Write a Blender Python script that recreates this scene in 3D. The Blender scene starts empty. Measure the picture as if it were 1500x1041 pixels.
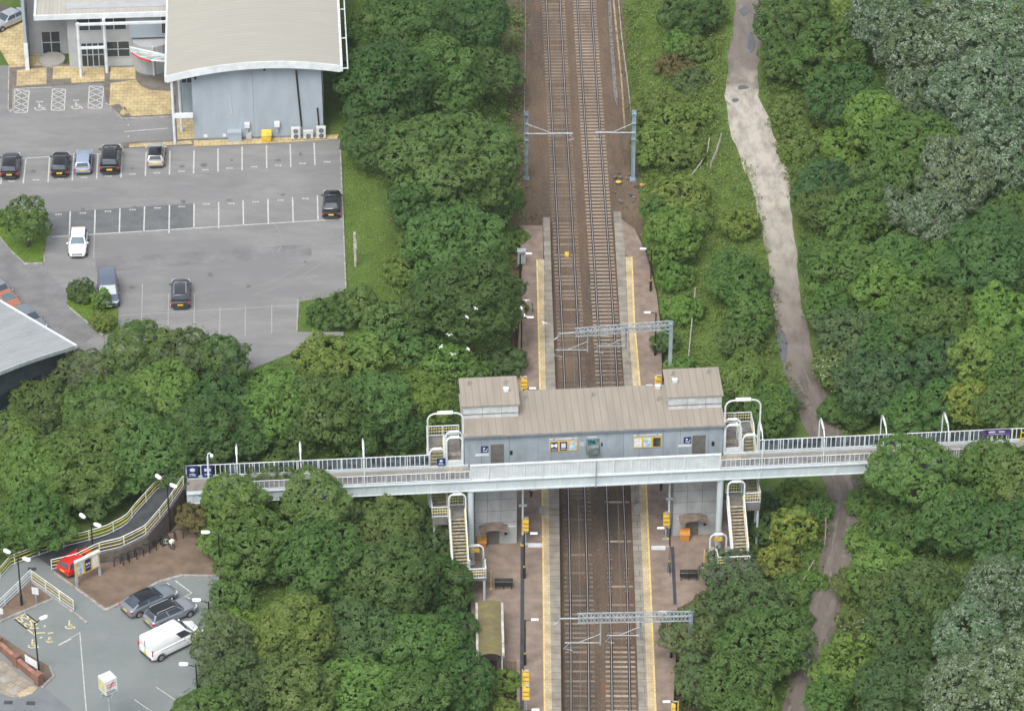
import bpy, math, random
import numpy as np
from mathutils import Vector, Matrix
random.seed(7)
R = math.radians
scn = bpy.context.scene
COL = scn.collection
# ------------------------------------------------------------------ camera geometry (aerial view, 34 degrees down)
TH = R(34); FPX = 5670.0; CH = 207.0; CYW = -CH / math.tan(TH)
ST, CT = math.sin(TH), math.cos(TH)
def P(px, py, z=0.0):
    a = (px - 750) / FPX; b = (py - 520.5) / FPX
    t = (z - CH) / (-ST - b * CT)
    return Vector((a * t, CYW + (CT - b * ST) * t, z))
def ppm(py, z=0.0):
    return (FPX * ST + (py - 520.5) * CT) / (CH - z)

# ------------------------------------------------------------------ materials
MATS = {}
def mat(name, col, rough=0.8, var=0.12, scale=1.5, metal=0.0, col2=None, bump=0.0, bscale=20, spec=0.4, streak=None, coat=0):
    if name in MATS: return MATS[name]
    m = bpy.data.materials.new(name); m.use_nodes = True
    nt = m.node_tree; N = nt.nodes; L = nt.links
    b = N['Principled BSDF']
    b.inputs['Roughness'].default_value = rough; b.inputs['Metallic'].default_value = metal
    b.inputs['Specular IOR Level'].default_value = spec
    if coat: b.inputs['Coat Weight'].default_value = coat
    tc = N.new('ShaderNodeNewGeometry'); mp = N.new('ShaderNodeMapping')
    L.new(tc.outputs['Position'], mp.inputs[0])
    if streak: mp.inputs['Scale'].default_value = streak
    n = N.new('ShaderNodeTexNoise'); n.inputs['Scale'].default_value = scale; n.inputs['Detail'].default_value = 6
    n.inputs['Roughness'].default_value = 0.65
    L.new(mp.outputs[0], n.inputs['Vector'])
    r = N.new('ShaderNodeValToRGB')
    c2 = col2 or tuple(c * (1 - 2 * var) for c in col)
    c1 = col if col2 else tuple(min(1, c * (1 + var)) for c in col)
    r.color_ramp.elements[0].position = 0.36; r.color_ramp.elements[1].position = 0.64
    r.color_ramp.elements[0].color = (*c2, 1); r.color_ramp.elements[1].color = (*c1, 1)
    L.new(n.outputs['Fac'], r.inputs[0]); L.new(r.outputs[0], b.inputs['Base Color'])
    if bump:
        n2 = N.new('ShaderNodeTexNoise'); n2.inputs['Scale'].default_value = bscale; n2.inputs['Detail'].default_value = 4
        L.new(tc.outputs['Position'], n2.inputs['Vector'])
        bp = N.new('ShaderNodeBump'); bp.inputs['Strength'].default_value = bump; bp.inputs['Distance'].default_value = 0.05
        L.new(n2.outputs['Fac'], bp.inputs['Height']); L.new(bp.outputs[0], b.inputs['Normal'])
    MATS[name] = m
    return m
def layered(name, base, layers, rough=0.9, bump=0.3, bscale=12):
    """base colour, then (colour, noise scale, lo, hi, stretch) patches laid over it"""
    m = bpy.data.materials.new(name); m.use_nodes = True
    nt = m.node_tree; N = nt.nodes; L = nt.links; b = N['Principled BSDF']
    b.inputs['Roughness'].default_value = rough; b.inputs['Specular IOR Level'].default_value = 0.25
    g = N.new('ShaderNodeNewGeometry')
    prev = None
    for i, (c, sc, lo, hi, st) in enumerate(layers):
        mp = N.new('ShaderNodeMapping'); mp.inputs['Scale'].default_value = st; mp.inputs['Location'].default_value = (i * 13.7, i * 5.1, i * 3)
        L.new(g.outputs['Position'], mp.inputs[0])
        n = N.new('ShaderNodeTexNoise'); n.inputs['Scale'].default_value = sc; n.inputs['Detail'].default_value = 7; n.inputs['Roughness'].default_value = 0.7
        L.new(mp.outputs[0], n.inputs['Vector'])
        mr = N.new('ShaderNodeMapRange'); mr.inputs['From Min'].default_value = lo; mr.inputs['From Max'].default_value = hi
        L.new(n.outputs['Fac'], mr.inputs['Value'])
        mx = N.new('ShaderNodeMix'); mx.data_type = 'RGBA'
        L.new(mr.outputs[0], mx.inputs['Factor'])
        if prev is None: mx.inputs['A'].default_value = (*base, 1)
        else: L.new(prev, mx.inputs['A'])
        mx.inputs['B'].default_value = (*c, 1)
        prev = mx.outputs['Result']
    L.new(prev, b.inputs['Base Color'])
    if bump:
        n2 = N.new('ShaderNodeTexNoise'); n2.inputs['Scale'].default_value = bscale; n2.inputs['Detail'].default_value = 5
        L.new(g.outputs['Position'], n2.inputs['Vector'])
        bp = N.new('ShaderNodeBump'); bp.inputs['Strength'].default_value = bump; bp.inputs['Distance'].default_value = 0.08
        L.new(n2.outputs['Fac'], bp.inputs['Height']); L.new(bp.outputs[0], b.inputs['Normal'])
    MATS[name] = m
    return m
def paver(name, c1, c2, mortar, sx, sy, rot=0.0, msize=0.02):
    m = bpy.data.materials.new(name); m.use_nodes = True
    nt = m.node_tree; N = nt.nodes; L = nt.links; b = N['Principled BSDF']; b.inputs['Roughness'].default_value = 0.9
    b.inputs['Specular IOR Level'].default_value = 0.25
    g = N.new('ShaderNodeNewGeometry'); mp = N.new('ShaderNodeMapping'); mp.inputs['Rotation'].default_value = (0, 0, rot)
    L.new(g.outputs['Position'], mp.inputs[0])
    br = N.new('ShaderNodeTexBrick'); br.inputs['Scale'].default_value = 1.0
    br.inputs['Brick Width'].default_value = sx; br.inputs['Row Height'].default_value = sy
    br.inputs['Mortar Size'].default_value = msize; br.inputs['Bias'].default_value = -0.2
    br.inputs['Color1'].default_value = (*c1, 1); br.inputs['Color2'].default_value = (*c2, 1); br.inputs['Mortar'].default_value = (*mortar, 1)
    L.new(mp.outputs[0], br.inputs['Vector'])
    n = N.new('ShaderNodeTexNoise'); n.inputs['Scale'].default_value = 0.9; n.inputs['Detail'].default_value = 6
    L.new(g.outputs['Position'], n.inputs['Vector'])
    mr = N.new('ShaderNodeMapRange'); mr.inputs['From Min'].default_value = 0.3; mr.inputs['From Max'].default_value = 0.7
    mr.inputs['To Min'].default_value = 0.72; mr.inputs['To Max'].default_value = 1.15
    L.new(n.outputs['Fac'], mr.inputs['Value'])
    mx = N.new('ShaderNodeMix'); mx.data_type = 'RGBA'; mx.blend_type = 'MULTIPLY'; mx.inputs['Factor'].default_value = 1
    L.new(br.outputs['Color'], mx.inputs['A']); L.new(mr.outputs[0], mx.inputs['B']); L.new(mx.outputs['Result'], b.inputs['Base Color'])
    MATS[name] = m
    return m
def ribbed(name, col, pitch, axis=0, depth=0.6, line=0.8, rough=0.5, metal=0.0, rot=0.0, var=0.08):
    """sheet metal: seams every `pitch` metres along an object axis, as bump and darker lines"""
    m = bpy.data.materials.new(name); m.use_nodes = True
    nt = m.node_tree; N = nt.nodes; L = nt.links; b = N['Principled BSDF']; b.inputs['Roughness'].default_value = rough; b.inputs['Metallic'].default_value = metal
    tc = N.new('ShaderNodeTexCoord'); sp = N.new('ShaderNodeSeparateXYZ'); L.new(tc.outputs['Object'], sp.inputs[0])
    d = N.new('ShaderNodeMath'); d.operation = 'DIVIDE'; d.inputs[1].default_value = pitch; L.new(sp.outputs[axis], d.inputs[0])
    f = N.new('ShaderNodeMath'); f.operation = 'FRACT'; L.new(d.outputs[0], f.inputs[0])
    pp = N.new('ShaderNodeMath'); pp.operation = 'PINGPONG'; pp.inputs[1].default_value = 0.5; L.new(f.outputs[0], pp.inputs[0])
    mr = N.new('ShaderNodeMapRange'); mr.inputs['From Min'].default_value = 0.0; mr.inputs['From Max'].default_value = 0.12
    L.new(pp.outputs[0], mr.inputs['Value'])
    n = N.new('ShaderNodeTexNoise'); n.inputs['Scale'].default_value = 0.8; n.inputs['Detail'].default_value = 7
    mp = N.new('ShaderNodeMapping'); s = [1.5, 1.5, 1.5]; s[1 - axis if axis < 2 else 0] = 0.25; mp.inputs['Scale'].default_value = s
    L.new(tc.outputs['Object'], mp.inputs[0]); L.new(mp.outputs[0], n.inputs['Vector'])
    r = N.new('ShaderNodeValToRGB'); r.color_ramp.elements[0].position = 0.3; r.color_ramp.elements[1].position = 0.7
    r.color_ramp.elements[0].color = (*[c * (1 - 2 * var) for c in col], 1); r.color_ramp.elements[1].color = (*[min(1, c * (1 + var)) for c in col], 1)
    L.new(n.outputs['Fac'], r.inputs[0])
    mx = N.new('ShaderNodeMix'); mx.data_type = 'RGBA'; L.new(mr.outputs[0], mx.inputs['Factor'])
    mx.inputs['A'].default_value = (*[c * line for c in col], 1); L.new(r.outputs[0], mx.inputs['B'])
    L.new(mx.outputs['Result'], b.inputs['Base Color'])
    bp = N.new('ShaderNodeBump'); bp.inputs['Strength'].default_value = depth; bp.inputs['Distance'].default_value = 0.04; bp.invert = True
    L.new(mr.outputs[0], bp.inputs['Height']); L.new(bp.outputs[0], b.inputs['Normal'])
    MATS[name] = m
    return m
def glassy(name, col=(0.02, 0.025, 0.03), rough=0.08):
    m = bpy.data.materials.new(name); m.use_nodes = True
    nt = m.node_tree; b = nt.nodes['Principled BSDF']; b.inputs['Roughness'].default_value = rough
    g = nt.nodes.new('ShaderNodeNewGeometry'); n = nt.nodes.new('ShaderNodeTexNoise'); n.inputs['Scale'].default_value = 1.3
    r = nt.nodes.new('ShaderNodeValToRGB'); r.color_ramp.elements[0].color = (*col, 1); r.color_ramp.elements[1].color = (*[c * 2.2 for c in col], 1)
    nt.links.new(g.outputs['Position'], n.inputs['Vector']); nt.links.new(n.outputs['Fac'], r.inputs[0]); nt.links.new(r.outputs[0], b.inputs['Base Color'])
    b.inputs['Specular IOR Level'].default_value = 0.6
    MATS[name] = m
    return m
def leafmat(name, pale=0.0, palecol=(0.5, 0.55, 0.5), flower=None):
    m = bpy.data.materials.new(name); m.use_nodes = True
    nt = m.node_tree; N = nt.nodes; L = nt.links; b = N['Principled BSDF']
    b.inputs['Roughness'].default_value = 0.55; b.inputs['Specular IOR Level'].default_value = 0.3
    oi = N.new('ShaderNodeObjectInfo'); g = N.new('ShaderNodeNewGeometry')
    w = N.new('ShaderNodeTexWhiteNoise'); w.noise_dimensions = '1D'; L.new(g.outputs['Random Per Island'], w.inputs['W'])
    mr = N.new('ShaderNodeMapRange'); mr.inputs['To Min'].default_value = 0.84; mr.inputs['To Max'].default_value = 1.18
    L.new(g.outputs['Random Per Island'], mr.inputs['Value'])
    mx = N.new('ShaderNodeMix'); mx.data_type = 'RGBA'; mx.blend_type = 'MULTIPLY'; mx.inputs['Factor'].default_value = 1
    L.new(oi.outputs['Color'], mx.inputs['A']); L.new(mr.outputs[0], mx.inputs['B'])
    # patches of fresher and browner leaf over the crown
    n = N.new('ShaderNodeTexNoise'); n.inputs['Scale'].default_value = 0.55; n.inputs['Detail'].default_value = 3
    L.new(g.outputs['Position'], n.inputs['Vector'])
    m3 = N.new('ShaderNodeMapRange'); m3.inputs['From Min'].default_value = 0.5; m3.inputs['From Max'].default_value = 0.78
    L.new(n.outputs['Fac'], m3.inputs['Value'])
    hs = N.new('ShaderNodeHueSaturation'); hs.inputs['Hue'].default_value = 0.482; hs.inputs['Value'].default_value = 1.28; hs.inputs['Saturation'].default_value = 0.95
    L.new(mx.outputs['Result'], hs.inputs['Color'])
    mx2 = N.new('ShaderNodeMix'); mx2.data_type = 'RGBA'; L.new(m3.outputs[0], mx2.inputs['Factor']); L.new(mx.outputs['Result'], mx2.inputs['A']); L.new(hs.outputs[0], mx2.inputs['B'])
    out = mx2.outputs['Result']
    if pale:
        gt = N.new('ShaderNodeMath'); gt.operation = 'LESS_THAN'; gt.inputs[1].default_value = pale; L.new(w.outputs['Value'], gt.inputs[0])
        # white undersides show in wind-blown patches
        n4 = N.new('ShaderNodeTexNoise'); n4.inputs['Scale'].default_value = 0.8; L.new(g.outputs['Position'], n4.inputs['Vector'])
        g4 = N.new('ShaderNodeMapRange'); g4.inputs['From Min'].default_value = 0.4; g4.inputs['From Max'].default_value = 0.55; L.new(n4.outputs['Fac'], g4.inputs['Value'])
        mu = N.new('ShaderNodeMath'); mu.operation = 'MULTIPLY'; L.new(gt.outputs[0], mu.inputs[0]); L.new(g4.outputs[0], mu.inputs[1])
        mx3 = N.new('ShaderNodeMix'); mx3.data_type = 'RGBA'; L.new(mu.outputs[0], mx3.inputs['Factor']); L.new(out, mx3.inputs['A']); mx3.inputs['B'].default_value = (*palecol, 1)
        out = mx3.outputs['Result']
    L.new(out, b.inputs['Base Color'])
    tr = N.new('ShaderNodeBsdfTranslucent'); L.new(out, tr.inputs['Color'])
    ms = N.new('ShaderNodeMixShader'); ms.inputs[0].default_value = 0.42
    L.new(b.outputs[0], ms.inputs[1]); L.new(tr.outputs[0], ms.inputs[2]); L.new(ms.outputs[0], N['Material Output'].inputs[0])
    MATS[name] = m
    return m

# ------------------------------------------------------------------ mesh builder
class MB:
    def __init__(s): s.v = []; s.f = []; s.m = []; s.mi = 0; s.M = Matrix.Identity(4)
    def add(s, vs, fs):
        k = len(s.v); s.v += [tuple(s.M @ Vector(p)) for p in vs]
        s.f += [tuple(i + k for i in f) for f in fs]; s.m += [s.mi] * len(fs); return s
    def box(s, x0, x1, y0, y1, z0, z1):
        return s.add([(x0,y0,z0),(x1,y0,z0),(x1,y1,z0),(x0,y1,z0),(x0,y0,z1),(x1,y0,z1),(x1,y1,z1),(x0,y1,z1)],
                     [(0,3,2,1),(4,5,6,7),(0,1,5,4),(1,2,6,5),(2,3,7,6),(3,0,4,7)])
    def cbox(s, x, y, z, a, b, c): return s.box(x-a/2, x+a/2, y-b/2, y+b/2, z-c/2, z+c/2)
    def bar(s, p, q, w, h=None):
        """square bar between two points"""
        return s.tube([p, q], w / 2 * 1.3, 4, ry=(h or w) / w)
    def tube(s, pts, r, n=8, ry=1.0, cap=True, closed=False):
        pts = [Vector(p) for p in pts]; rings = []; m = len(pts)
        rr = r if isinstance(r, (list, tuple)) else [r] * m
        vs = []
        for i, p in enumerate(pts):
            if closed: d = pts[(i+1) % m] - pts[i-1]
            else: d = pts[min(i+1, m-1)] - pts[max(i-1, 0)]
            d = d.normalized() if d.length > 1e-9 else Vector((0,0,1))
            up = Vector((0,0,1)) if abs(d.z) < 0.95 else Vector((0,1,0))
            a = d.cross(up).normalized(); b = a.cross(d).normalized()
            o = math.pi / 4 if n == 4 else 0
            for k in range(n):
                t = 2 * math.pi * k / n + o
                vs.append(p + a * (math.cos(t) * rr[i]) + b * (math.sin(t) * rr[i] * ry))
        fs = []
        for i in range(m if closed else m - 1):
            j = (i + 1) % m
            for k in range(n):
                fs.append((i*n+k, i*n+(k+1)%n, j*n+(k+1)%n, j*n+k))
        if cap and not closed:
            fs.append(tuple(reversed(range(n)))); fs.append(tuple((m-1)*n+k for k in range(n)))
        return s.add(vs, fs)
    def cyl(s, c, r, h, n=16, r2=None): return s.tube([c, (c[0], c[1], c[2]+h)], [r, r if r2 is None else r2], n)
    def prism(s, poly, z0, z1):
        """poly: xy list (counter-clockwise or not); z0/z1 scalars or lists"""
        n = len(poly); a = z0 if isinstance(z0, (list, tuple)) else [z0]*n; b = z1 if isinstance(z1, (list, tuple)) else [z1]*n
        ar = sum(poly[i][0]*poly[(i+1)%n][1]-poly[(i+1)%n][0]*poly[i][1] for i in range(n))
        if ar < 0: poly = poly[::-1]; a = a[::-1]; b = b[::-1]
        vs = [(p[0],p[1],a[i]) for i,p in enumerate(poly)] + [(p[0],p[1],b[i]) for i,p in enumerate(poly)]
        fs = [tuple(range(n-1,-1,-1)), tuple(range(n,2*n))] + [(i,(i+1)%n,n+(i+1)%n,n+i) for i in range(n)]
        return s.add(vs, fs)
    def poly(s, pts): return s.add(pts, [tuple(range(len(pts)))])
    def grid(s, rows):
        n = len(rows[0]); vs = [p for r in rows for p in r]
        return s.add(vs, [(i*n+j, i*n+j+1, (i+1)*n+j+1, (i+1)*n+j) for i in range(len(rows)-1) for j in range(n-1)])
    def loft(s, rings, cap=True):
        n = len(rings[0]); vs = [p for r in rings for p in r]
        fs = [(i*n+j, i*n+(j+1)%n, (i+1)*n+(j+1)%n, (i+1)*n+j) for i in range(len(rings)-1) for j in range(n)]
        if cap: fs += [tuple(range(n-1,-1,-1)), tuple((len(rings)-1)*n+j for j in range(n))]
        return s.add(vs, fs)
    def ball(s, c, r, sx=1, sy=1, sz=1, n=10, m=6):
        rows = [[(c[0]+r*sx*math.sin(math.pi*i/m)*math.cos(2*math.pi*j/n), c[1]+r*sy*math.sin(math.pi*i/m)*math.sin(2*math.pi*j/n), c[2]+r*sz*math.cos(math.pi*i/m)) for j in range(n+1)] for i in range(m+1)]
        return s.grid(rows)
    def mesh(s, name, mats, smooth=False):
        me = bpy.data.meshes.new(name); me.from_pydata(s.v, [], s.f)
        for k in (mats if isinstance(mats, (list, tuple)) else [mats]): me.materials.append(k)
        me.polygons.foreach_set('material_index', s.m)
        if smooth: me.polygons.foreach_set('use_smooth', [True]*len(s.f))
        me.update(); return me
    def build(s, name, mats, parent=None, smooth=False, loc=None, fix=True, bev=0, sub=0):
        me = s.mesh(name, mats, smooth)
        if fix:
            import bmesh
            bm = bmesh.new(); bm.from_mesh(me); bmesh.ops.recalc_face_normals(bm, faces=bm.faces); bm.to_mesh(me); bm.free()
        o = bpy.data.objects.new(name, me); COL.objects.link(o); o.parent = parent
        if loc is not None: o.location = loc
        if bev:
            b = o.modifiers.new('Bevel', 'BEVEL'); b.width = bev; b.segments = 2; b.limit_method = 'ANGLE'
        if sub:
            b = o.modifiers.new('Subdivision', 'SUBSURF'); b.levels = sub; b.render_levels = sub
        return o
def tag(o, label=None, cat=None, group=None, kind=None):
    if label: o['label'] = label
    if cat: o['category'] = cat
    if group: o['group'] = group
    if kind: o['kind'] = kind
    return o
def thing(name, label, cat, loc=(0,0,0), rz=0.0, group=None):
    o = bpy.data.objects.new(name, None); COL.objects.link(o); o.empty_display_size = 0.3
    o.location = loc; o.rotation_euler = (0, 0, rz)
    return tag(o, label, cat, group)
def copy_tree(o, parent=None, loc=None, label=None, rz=None):
    c = o.copy(); COL.objects.link(c); c.parent = parent
    if loc is not None: c.location = loc
    if rz is not None: c.rotation_euler.z = rz
    if label: c['label'] = label
    for ch in [x for x in KIDS.get(o.name, []) or list(o.children)]: copy_tree(ch, c)
    return c
KIDS = {}
def struct(name, mb, m, **k):
    return tag(mb.build(name, m, **k), kind='structure')

# palette --------------------------------------------------------------------
WHT = mat('white_paint', (0.60,0.64,0.66), 0.45, 0.08, 0.9)
GALV = mat('galvanised_steel', (0.42,0.47,0.50), 0.45, 0.12, 2, metal=0.3)
MASTM = mat('mast_steel', (0.23,0.29,0.34), 0.5, 0.15, 1.2, metal=0.2)
BLK = mat('black_paint', (0.02,0.021,0.023), 0.4, 0.2)
DKG = mat('dark_grey', (0.06,0.065,0.07), 0.6, 0.2)
YEL = mat('yellow_paint', (0.62,0.42,0.06), 0.5, 0.12)
PYEL = mat('pale_yellow_paint', (0.62,0.52,0.16), 0.55, 0.15)
ORG = mat('orange_plastic', (0.52,0.24,0.055), 0.45, 0.12)
NAVY = mat('navy_sign', (0.015,0.03,0.13), 0.4, 0.1)
RED = mat('red_paint', (0.55,0.03,0.025), 0.35, 0.1)
LINE = mat('road_paint', (0.58,0.58,0.55), 0.8, 0.12, 5, col2=(0.31,0.31,0.30))
YLINE = mat('yellow_road_paint', (0.66,0.58,0.30), 0.8, 0.15, 4, col2=(0.42,0.39,0.25))
FADED = mat('faded_road_paint', (0.37,0.37,0.36), 0.85, 0.2, 5, col2=(0.225,0.225,0.222))
ASPH = layered('car_park_asphalt', (0.215,0.216,0.218), [((0.165,0.167,0.17), 0.10, 0.42, 0.62, (1,2.2,1)), ((0.26,0.257,0.25), 0.22, 0.5, 0.72, (0.5,2,1)), ((0.17,0.172,0.175), 0.05, 0.5, 0.6, (1,3,1)), ((0.155,0.155,0.155), .6, .6, .72, (.5,2.5,1)), ((0.18,0.18,0.18), 7, 0.45, 0.7, (1,1,1))], 0.9, 0.15, 30)
ASPD = mat('dark_asphalt', (0.10,0.107,0.11), 0.9, 0.12, 0.7, bump=0.1, bscale=30)
ASPS = layered('station_car_park_asphalt', (0.185,0.205,0.205), [((0.15,0.17,0.17), 0.15, 0.45, 0.65, (1,1,1)), ((0.205,0.222,0.22), 0.5, 0.5, 0.75, (1,1,1)), ((0.165,0.185,0.185), 8, 0.45, 0.7, (1,1,1))], 0.9, 0.12, 30)
RAMPM = mat('ramp_asphalt', (0.05,0.056,0.06), 0.85, 0.18, 1.0)
CONC = layered('concrete', (0.30,0.29,0.27), [((0.2,0.195,0.18), 0.6, 0.5, 0.7, (1,1,1)), ((0.36,0.35,0.33), 2, 0.5, 0.75, (1,1,1))], 0.9, 0.15)
KERB = mat('kerb_stone', (0.30,0.29,0.27), 0.9, 0.2, 2)
PAVY = paver('yellow_paving', (0.475,0.385,0.21), (0.425,0.345,0.19), (0.27,0.22,0.14), 0.75, 0.6, R(-3), 0.03)
PAVG = paver('grey_paving', (0.19,0.17,0.15), (0.15,0.14,0.125), (0.1,0.09,0.08), 0.4, 0.2, R(-3))
PAVB = paver('brown_brick_paving', (0.21,0.15,0.108), (0.165,0.122,0.095), (0.09,0.075,0.06), 0.22, 0.11, R(20), 0.012)
PAVP = paver('platform_paving', (0.305,0.235,0.19), (0.255,0.205,0.172), (0.09,0.07,0.06), 0.22, 0.11, R(2), 0.012)
COPE = paver('platform_coping', (0.27,0.25,0.215), (0.235,0.215,0.185), (0.13,0.12,0.10), 3.2, 0.9, 0, 0.03)
TACT = paver('tactile_paving', (0.47,0.385,0.245), (0.43,0.355,0.235), (0.33,0.27,0.18), 0.4, 0.4, 0, 0.02)
BRICK = paver('red_brickwork', (0.24,0.10,0.065), (0.18,0.085,0.06), (0.2,0.17,0.14), 0.22, 0.11, 0, 0.012)
GLASS = glassy('dark_glazing')
CGLASS = glassy('car_glass', (0.035,0.043,0.055), 0.1)  # base colour lifted to stand in for reflected sky
BGLASS = glassy('blue_grey_windscreen', (0.07,0.10,0.12), 0.08)
RUBBER = mat('tyre_rubber', (0.02,0.02,0.02), 0.8, 0.2)
RIM = mat('alloy_rim', (0.35,0.36,0.37), 0.35, 0.1, metal=0.6)
PLATE = mat('yellow_plate', (0.75,0.5,0.03), 0.5, 0.05)
PLATW = mat('white_plate', (0.75,0.75,0.72), 0.5, 0.05)
TAIL = mat('red_lamp', (0.5,0.02,0.02), 0.25, 0.1)
HEAD = mat('lamp_glass', (0.75,0.78,0.8), 0.15, 0.05)
LEAF = leafmat('leaf'); SILV = leafmat('silver_leaf', 0.34, (0.34,0.40,0.325)); YLEAF = leafmat('yellowing_leaf', 0.24, (0.40,0.33,0.05)); BUDD = leafmat('buddleia_leaf', 0.2, (0.22,0.13,0.24))
WHTL = leafmat('white_flower_leaf', 0.10, (0.6,0.6,0.5))
BARK = mat('bark', (0.10,0.08,0.06), 0.95, 0.3, 3)
# ------------------------------------------------------------------ terrain
def interp(tab, v):
    ks = np.array([t[0] for t in tab]); return np.interp(v, ks, np.array([t[1] for t in tab]))
XLT = [(-80,-27),(-44,-25.4),(-34,-22),(-20,-20),(-6,-19.6),(2,-14),(14,-11.8),(30,-12.5),(60,-14),(120,-14)]
XLF = [(-80,-0.2),(-56,-0.2),(-53,-4.6),(-43,-4.6),(-42,-8.2),(-27,-8.2),(-25,-0.3),(20,-0.2),(28,0.2),(70,-1.0),(120,-3)]
ZLF = [(-80,0.85),(22,0.85),(30,0.0),(120,0.0)]
XRF = [(-80,15.6),(-56,15.6),(-48,16.2),(-42,20.2),(-26,20.2),(-23,15.2),(-5,14.6),(15,14.0),(30,12.6),(70,12.0),(120,10)]
PXC = [(1094,-60),(1097,20),(1085,140),(1115,230),(1135,300),(1150,420),(1170,540),(1200,610),(1240,720),(1225,820),(1205,900),(1165,1041),(1130,1130)]
PPTS = sorted([(p.y, p.x) for p in (P(a, b, 2.5) for a, b in PXC)])
PATHC = [(-120, PPTS[0][1]-4)] + PPTS + [(160, PPTS[-1][1]+4)]
def G(x, y):
    x = np.asarray(x, float); y = np.asarray(y, float)
    lt, lf, zf, rf, pc = interp(XLT,y), interp(XLF,y), interp(ZLF,y), interp(XRF,y), interp(PATHC,y)
    z = np.full(np.broadcast(x, y).shape, -0.3)
    zl = 6.95 + (zf - 6.95) * np.clip((x - lt) / np.maximum(lf - 0.15 - lt, .1), 0, 1)
    z = np.where(x < lf - 0.15, zl, z)
    zr = zf + (2.45 - zf) * np.clip((x - rf - .15) / np.maximum(pc - 2.6 - rf, .1), 0, 1)
    z = np.where(x > rf + 0.15, zr, z)
    ru = interp([(-60,1.0),(-30,1.15),(0,0.75),(80,0.6)], y)
    zz = 2.45 + ru * np.interp(x - pc, [2.6, 9, 17, 40], [0, 2.2, 6.0, 6.6])
    z = np.where(x > pc + 2.6, zz, z)
    b = 0.12 * (np.sin(x * 0.9 + y * 0.6) + np.sin(y * 1.3 - x * 0.4))
    off = (x < lf - 2) & (x > lt + 1) | (x > pc + 4) | (x > rf + 2) & (x < pc - 4)
    return z + np.where(off, b, 0)
def g(x, y): return float(G(x, y))
xs = np.unique(np.concatenate([np.arange(-60, 62, 0.6), np.array([-260,-180,-120,-90,-70,70,90,120,180,260])]))
ys = np.unique(np.concatenate([np.arange(-75, 100, 0.8), np.array([-200,-140,-100,-85,110,140,190,260])]))
X, Y = np.meshgrid(xs, ys); Z = G(X, Y)
m_ = MB(); m_.grid([[(X[i,j], Y[i,j], Z[i,j]) for j in range(len(xs))] for i in range(len(ys))])
GROUND = layered('grassy_ground', (0.10,0.155,0.032), [((0.065,0.11,0.025), 0.35, 0.42, 0.6, (1,1,1)), ((0.12,0.145,0.045), 0.8, 0.55, 0.72, (1,1,1)), ((0.10,0.085,0.05), 0.22, 0.6, 0.72, (1,1,1)), ((0.055,0.09,0.025), 5, 0.45, 0.65, (1,1,1))], 0.95, 0.5, 8)
struct('ground', m_, GROUND, smooth=True, fix=False)

def sheet(name, pts, z, m, thick=0.0, kind='structure'):
    mb = MB()
    for poly in (pts if isinstance(pts[0][0], (tuple, list)) else [pts]):
        w = [P(a, b, z) for a, b in poly]
        if thick: mb.prism([(p.x, p.y) for p in w], z - thick, z)
        else:
            ar = sum(w[i].x*w[(i+1)%len(w)].y-w[(i+1)%len(w)].x*w[i].y for i in range(len(w)))
            mb.poly(w if ar > 0 else w[::-1])
    o = mb.build(name, m, fix=bool(thick)); o['kind'] = kind; return o
def line(mb, p, q, w, z):
    a, b = P(*p, z), P(*q, z); d = (b - a).normalized(); n = Vector((-d.y, d.x, 0)) * (w / 2)
    pts = [a + n, b + n, b - n, a - n]
    mb.add([tuple(p) for p in pts], [(3, 2, 1, 0)])
def zz(f, l, ox=0, oy=0): return [(x * f + ox, y * f + oy) for x, y in l]
Z0 = 7.0
def blob(px, py, a, b, z, n=14, rot=0):
    return [(px + (a*math.cos(t)*math.cos(rot)-b*math.sin(t)*math.sin(rot))*(1+.18*math.sin(3*t+px)), py + (a*math.cos(t)*math.sin(rot)+b*math.sin(t)*math.cos(rot))*(1+.18*math.sin(2*t+py))) for t in [2*math.pi*k/n for k in range(n)]]
# ---- upper car park
sheet('car_park', [(-110,96),(150,96),(262,96),(262,208),(498,203),(503,330),(507,431),(439,442),(435,486),(503,486),(503,492),(440,512),(370,540),(230,620),(60,640),(-110,660)], Z0, ASPH)
sheet('patched_asphalt', [[(-60,352),(0,352),(34,391),(66,391),(98,430),(98,449),(140,490),(100,520),(60,470),(-60,400)]], Z0+.004, ASPD)
o_ = bpy.data.objects['patched_asphalt']; o_.data.materials[0] = mat('worn_dark_asphalt', (0.175,0.177,0.18), 0.9, 0.1, 0.6)
sheet('dark_bays', [(68,312),(284,298),(284,334),(66,345)], Z0+.008, mat('bay_asphalt', (0.12,0.13,0.135), 0.9, 0.1, 0.6, bump=.1, bscale=30))
sheet('asphalt_strip', [(140,378),(455,357),(457,374),(140,399)], Z0+.004, mat('strip_asphalt', (0.175,0.177,0.18), 0.9, 0.12, 0.4))
sheet('road', [(-110,-60),(-30,-60),(0,5),(24,15),(-10,34),(-40,40),(-110,60)], Z0-.01, mat('brown_asphalt', (0.10,0.085,0.08), 0.9, 0.1))
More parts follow.
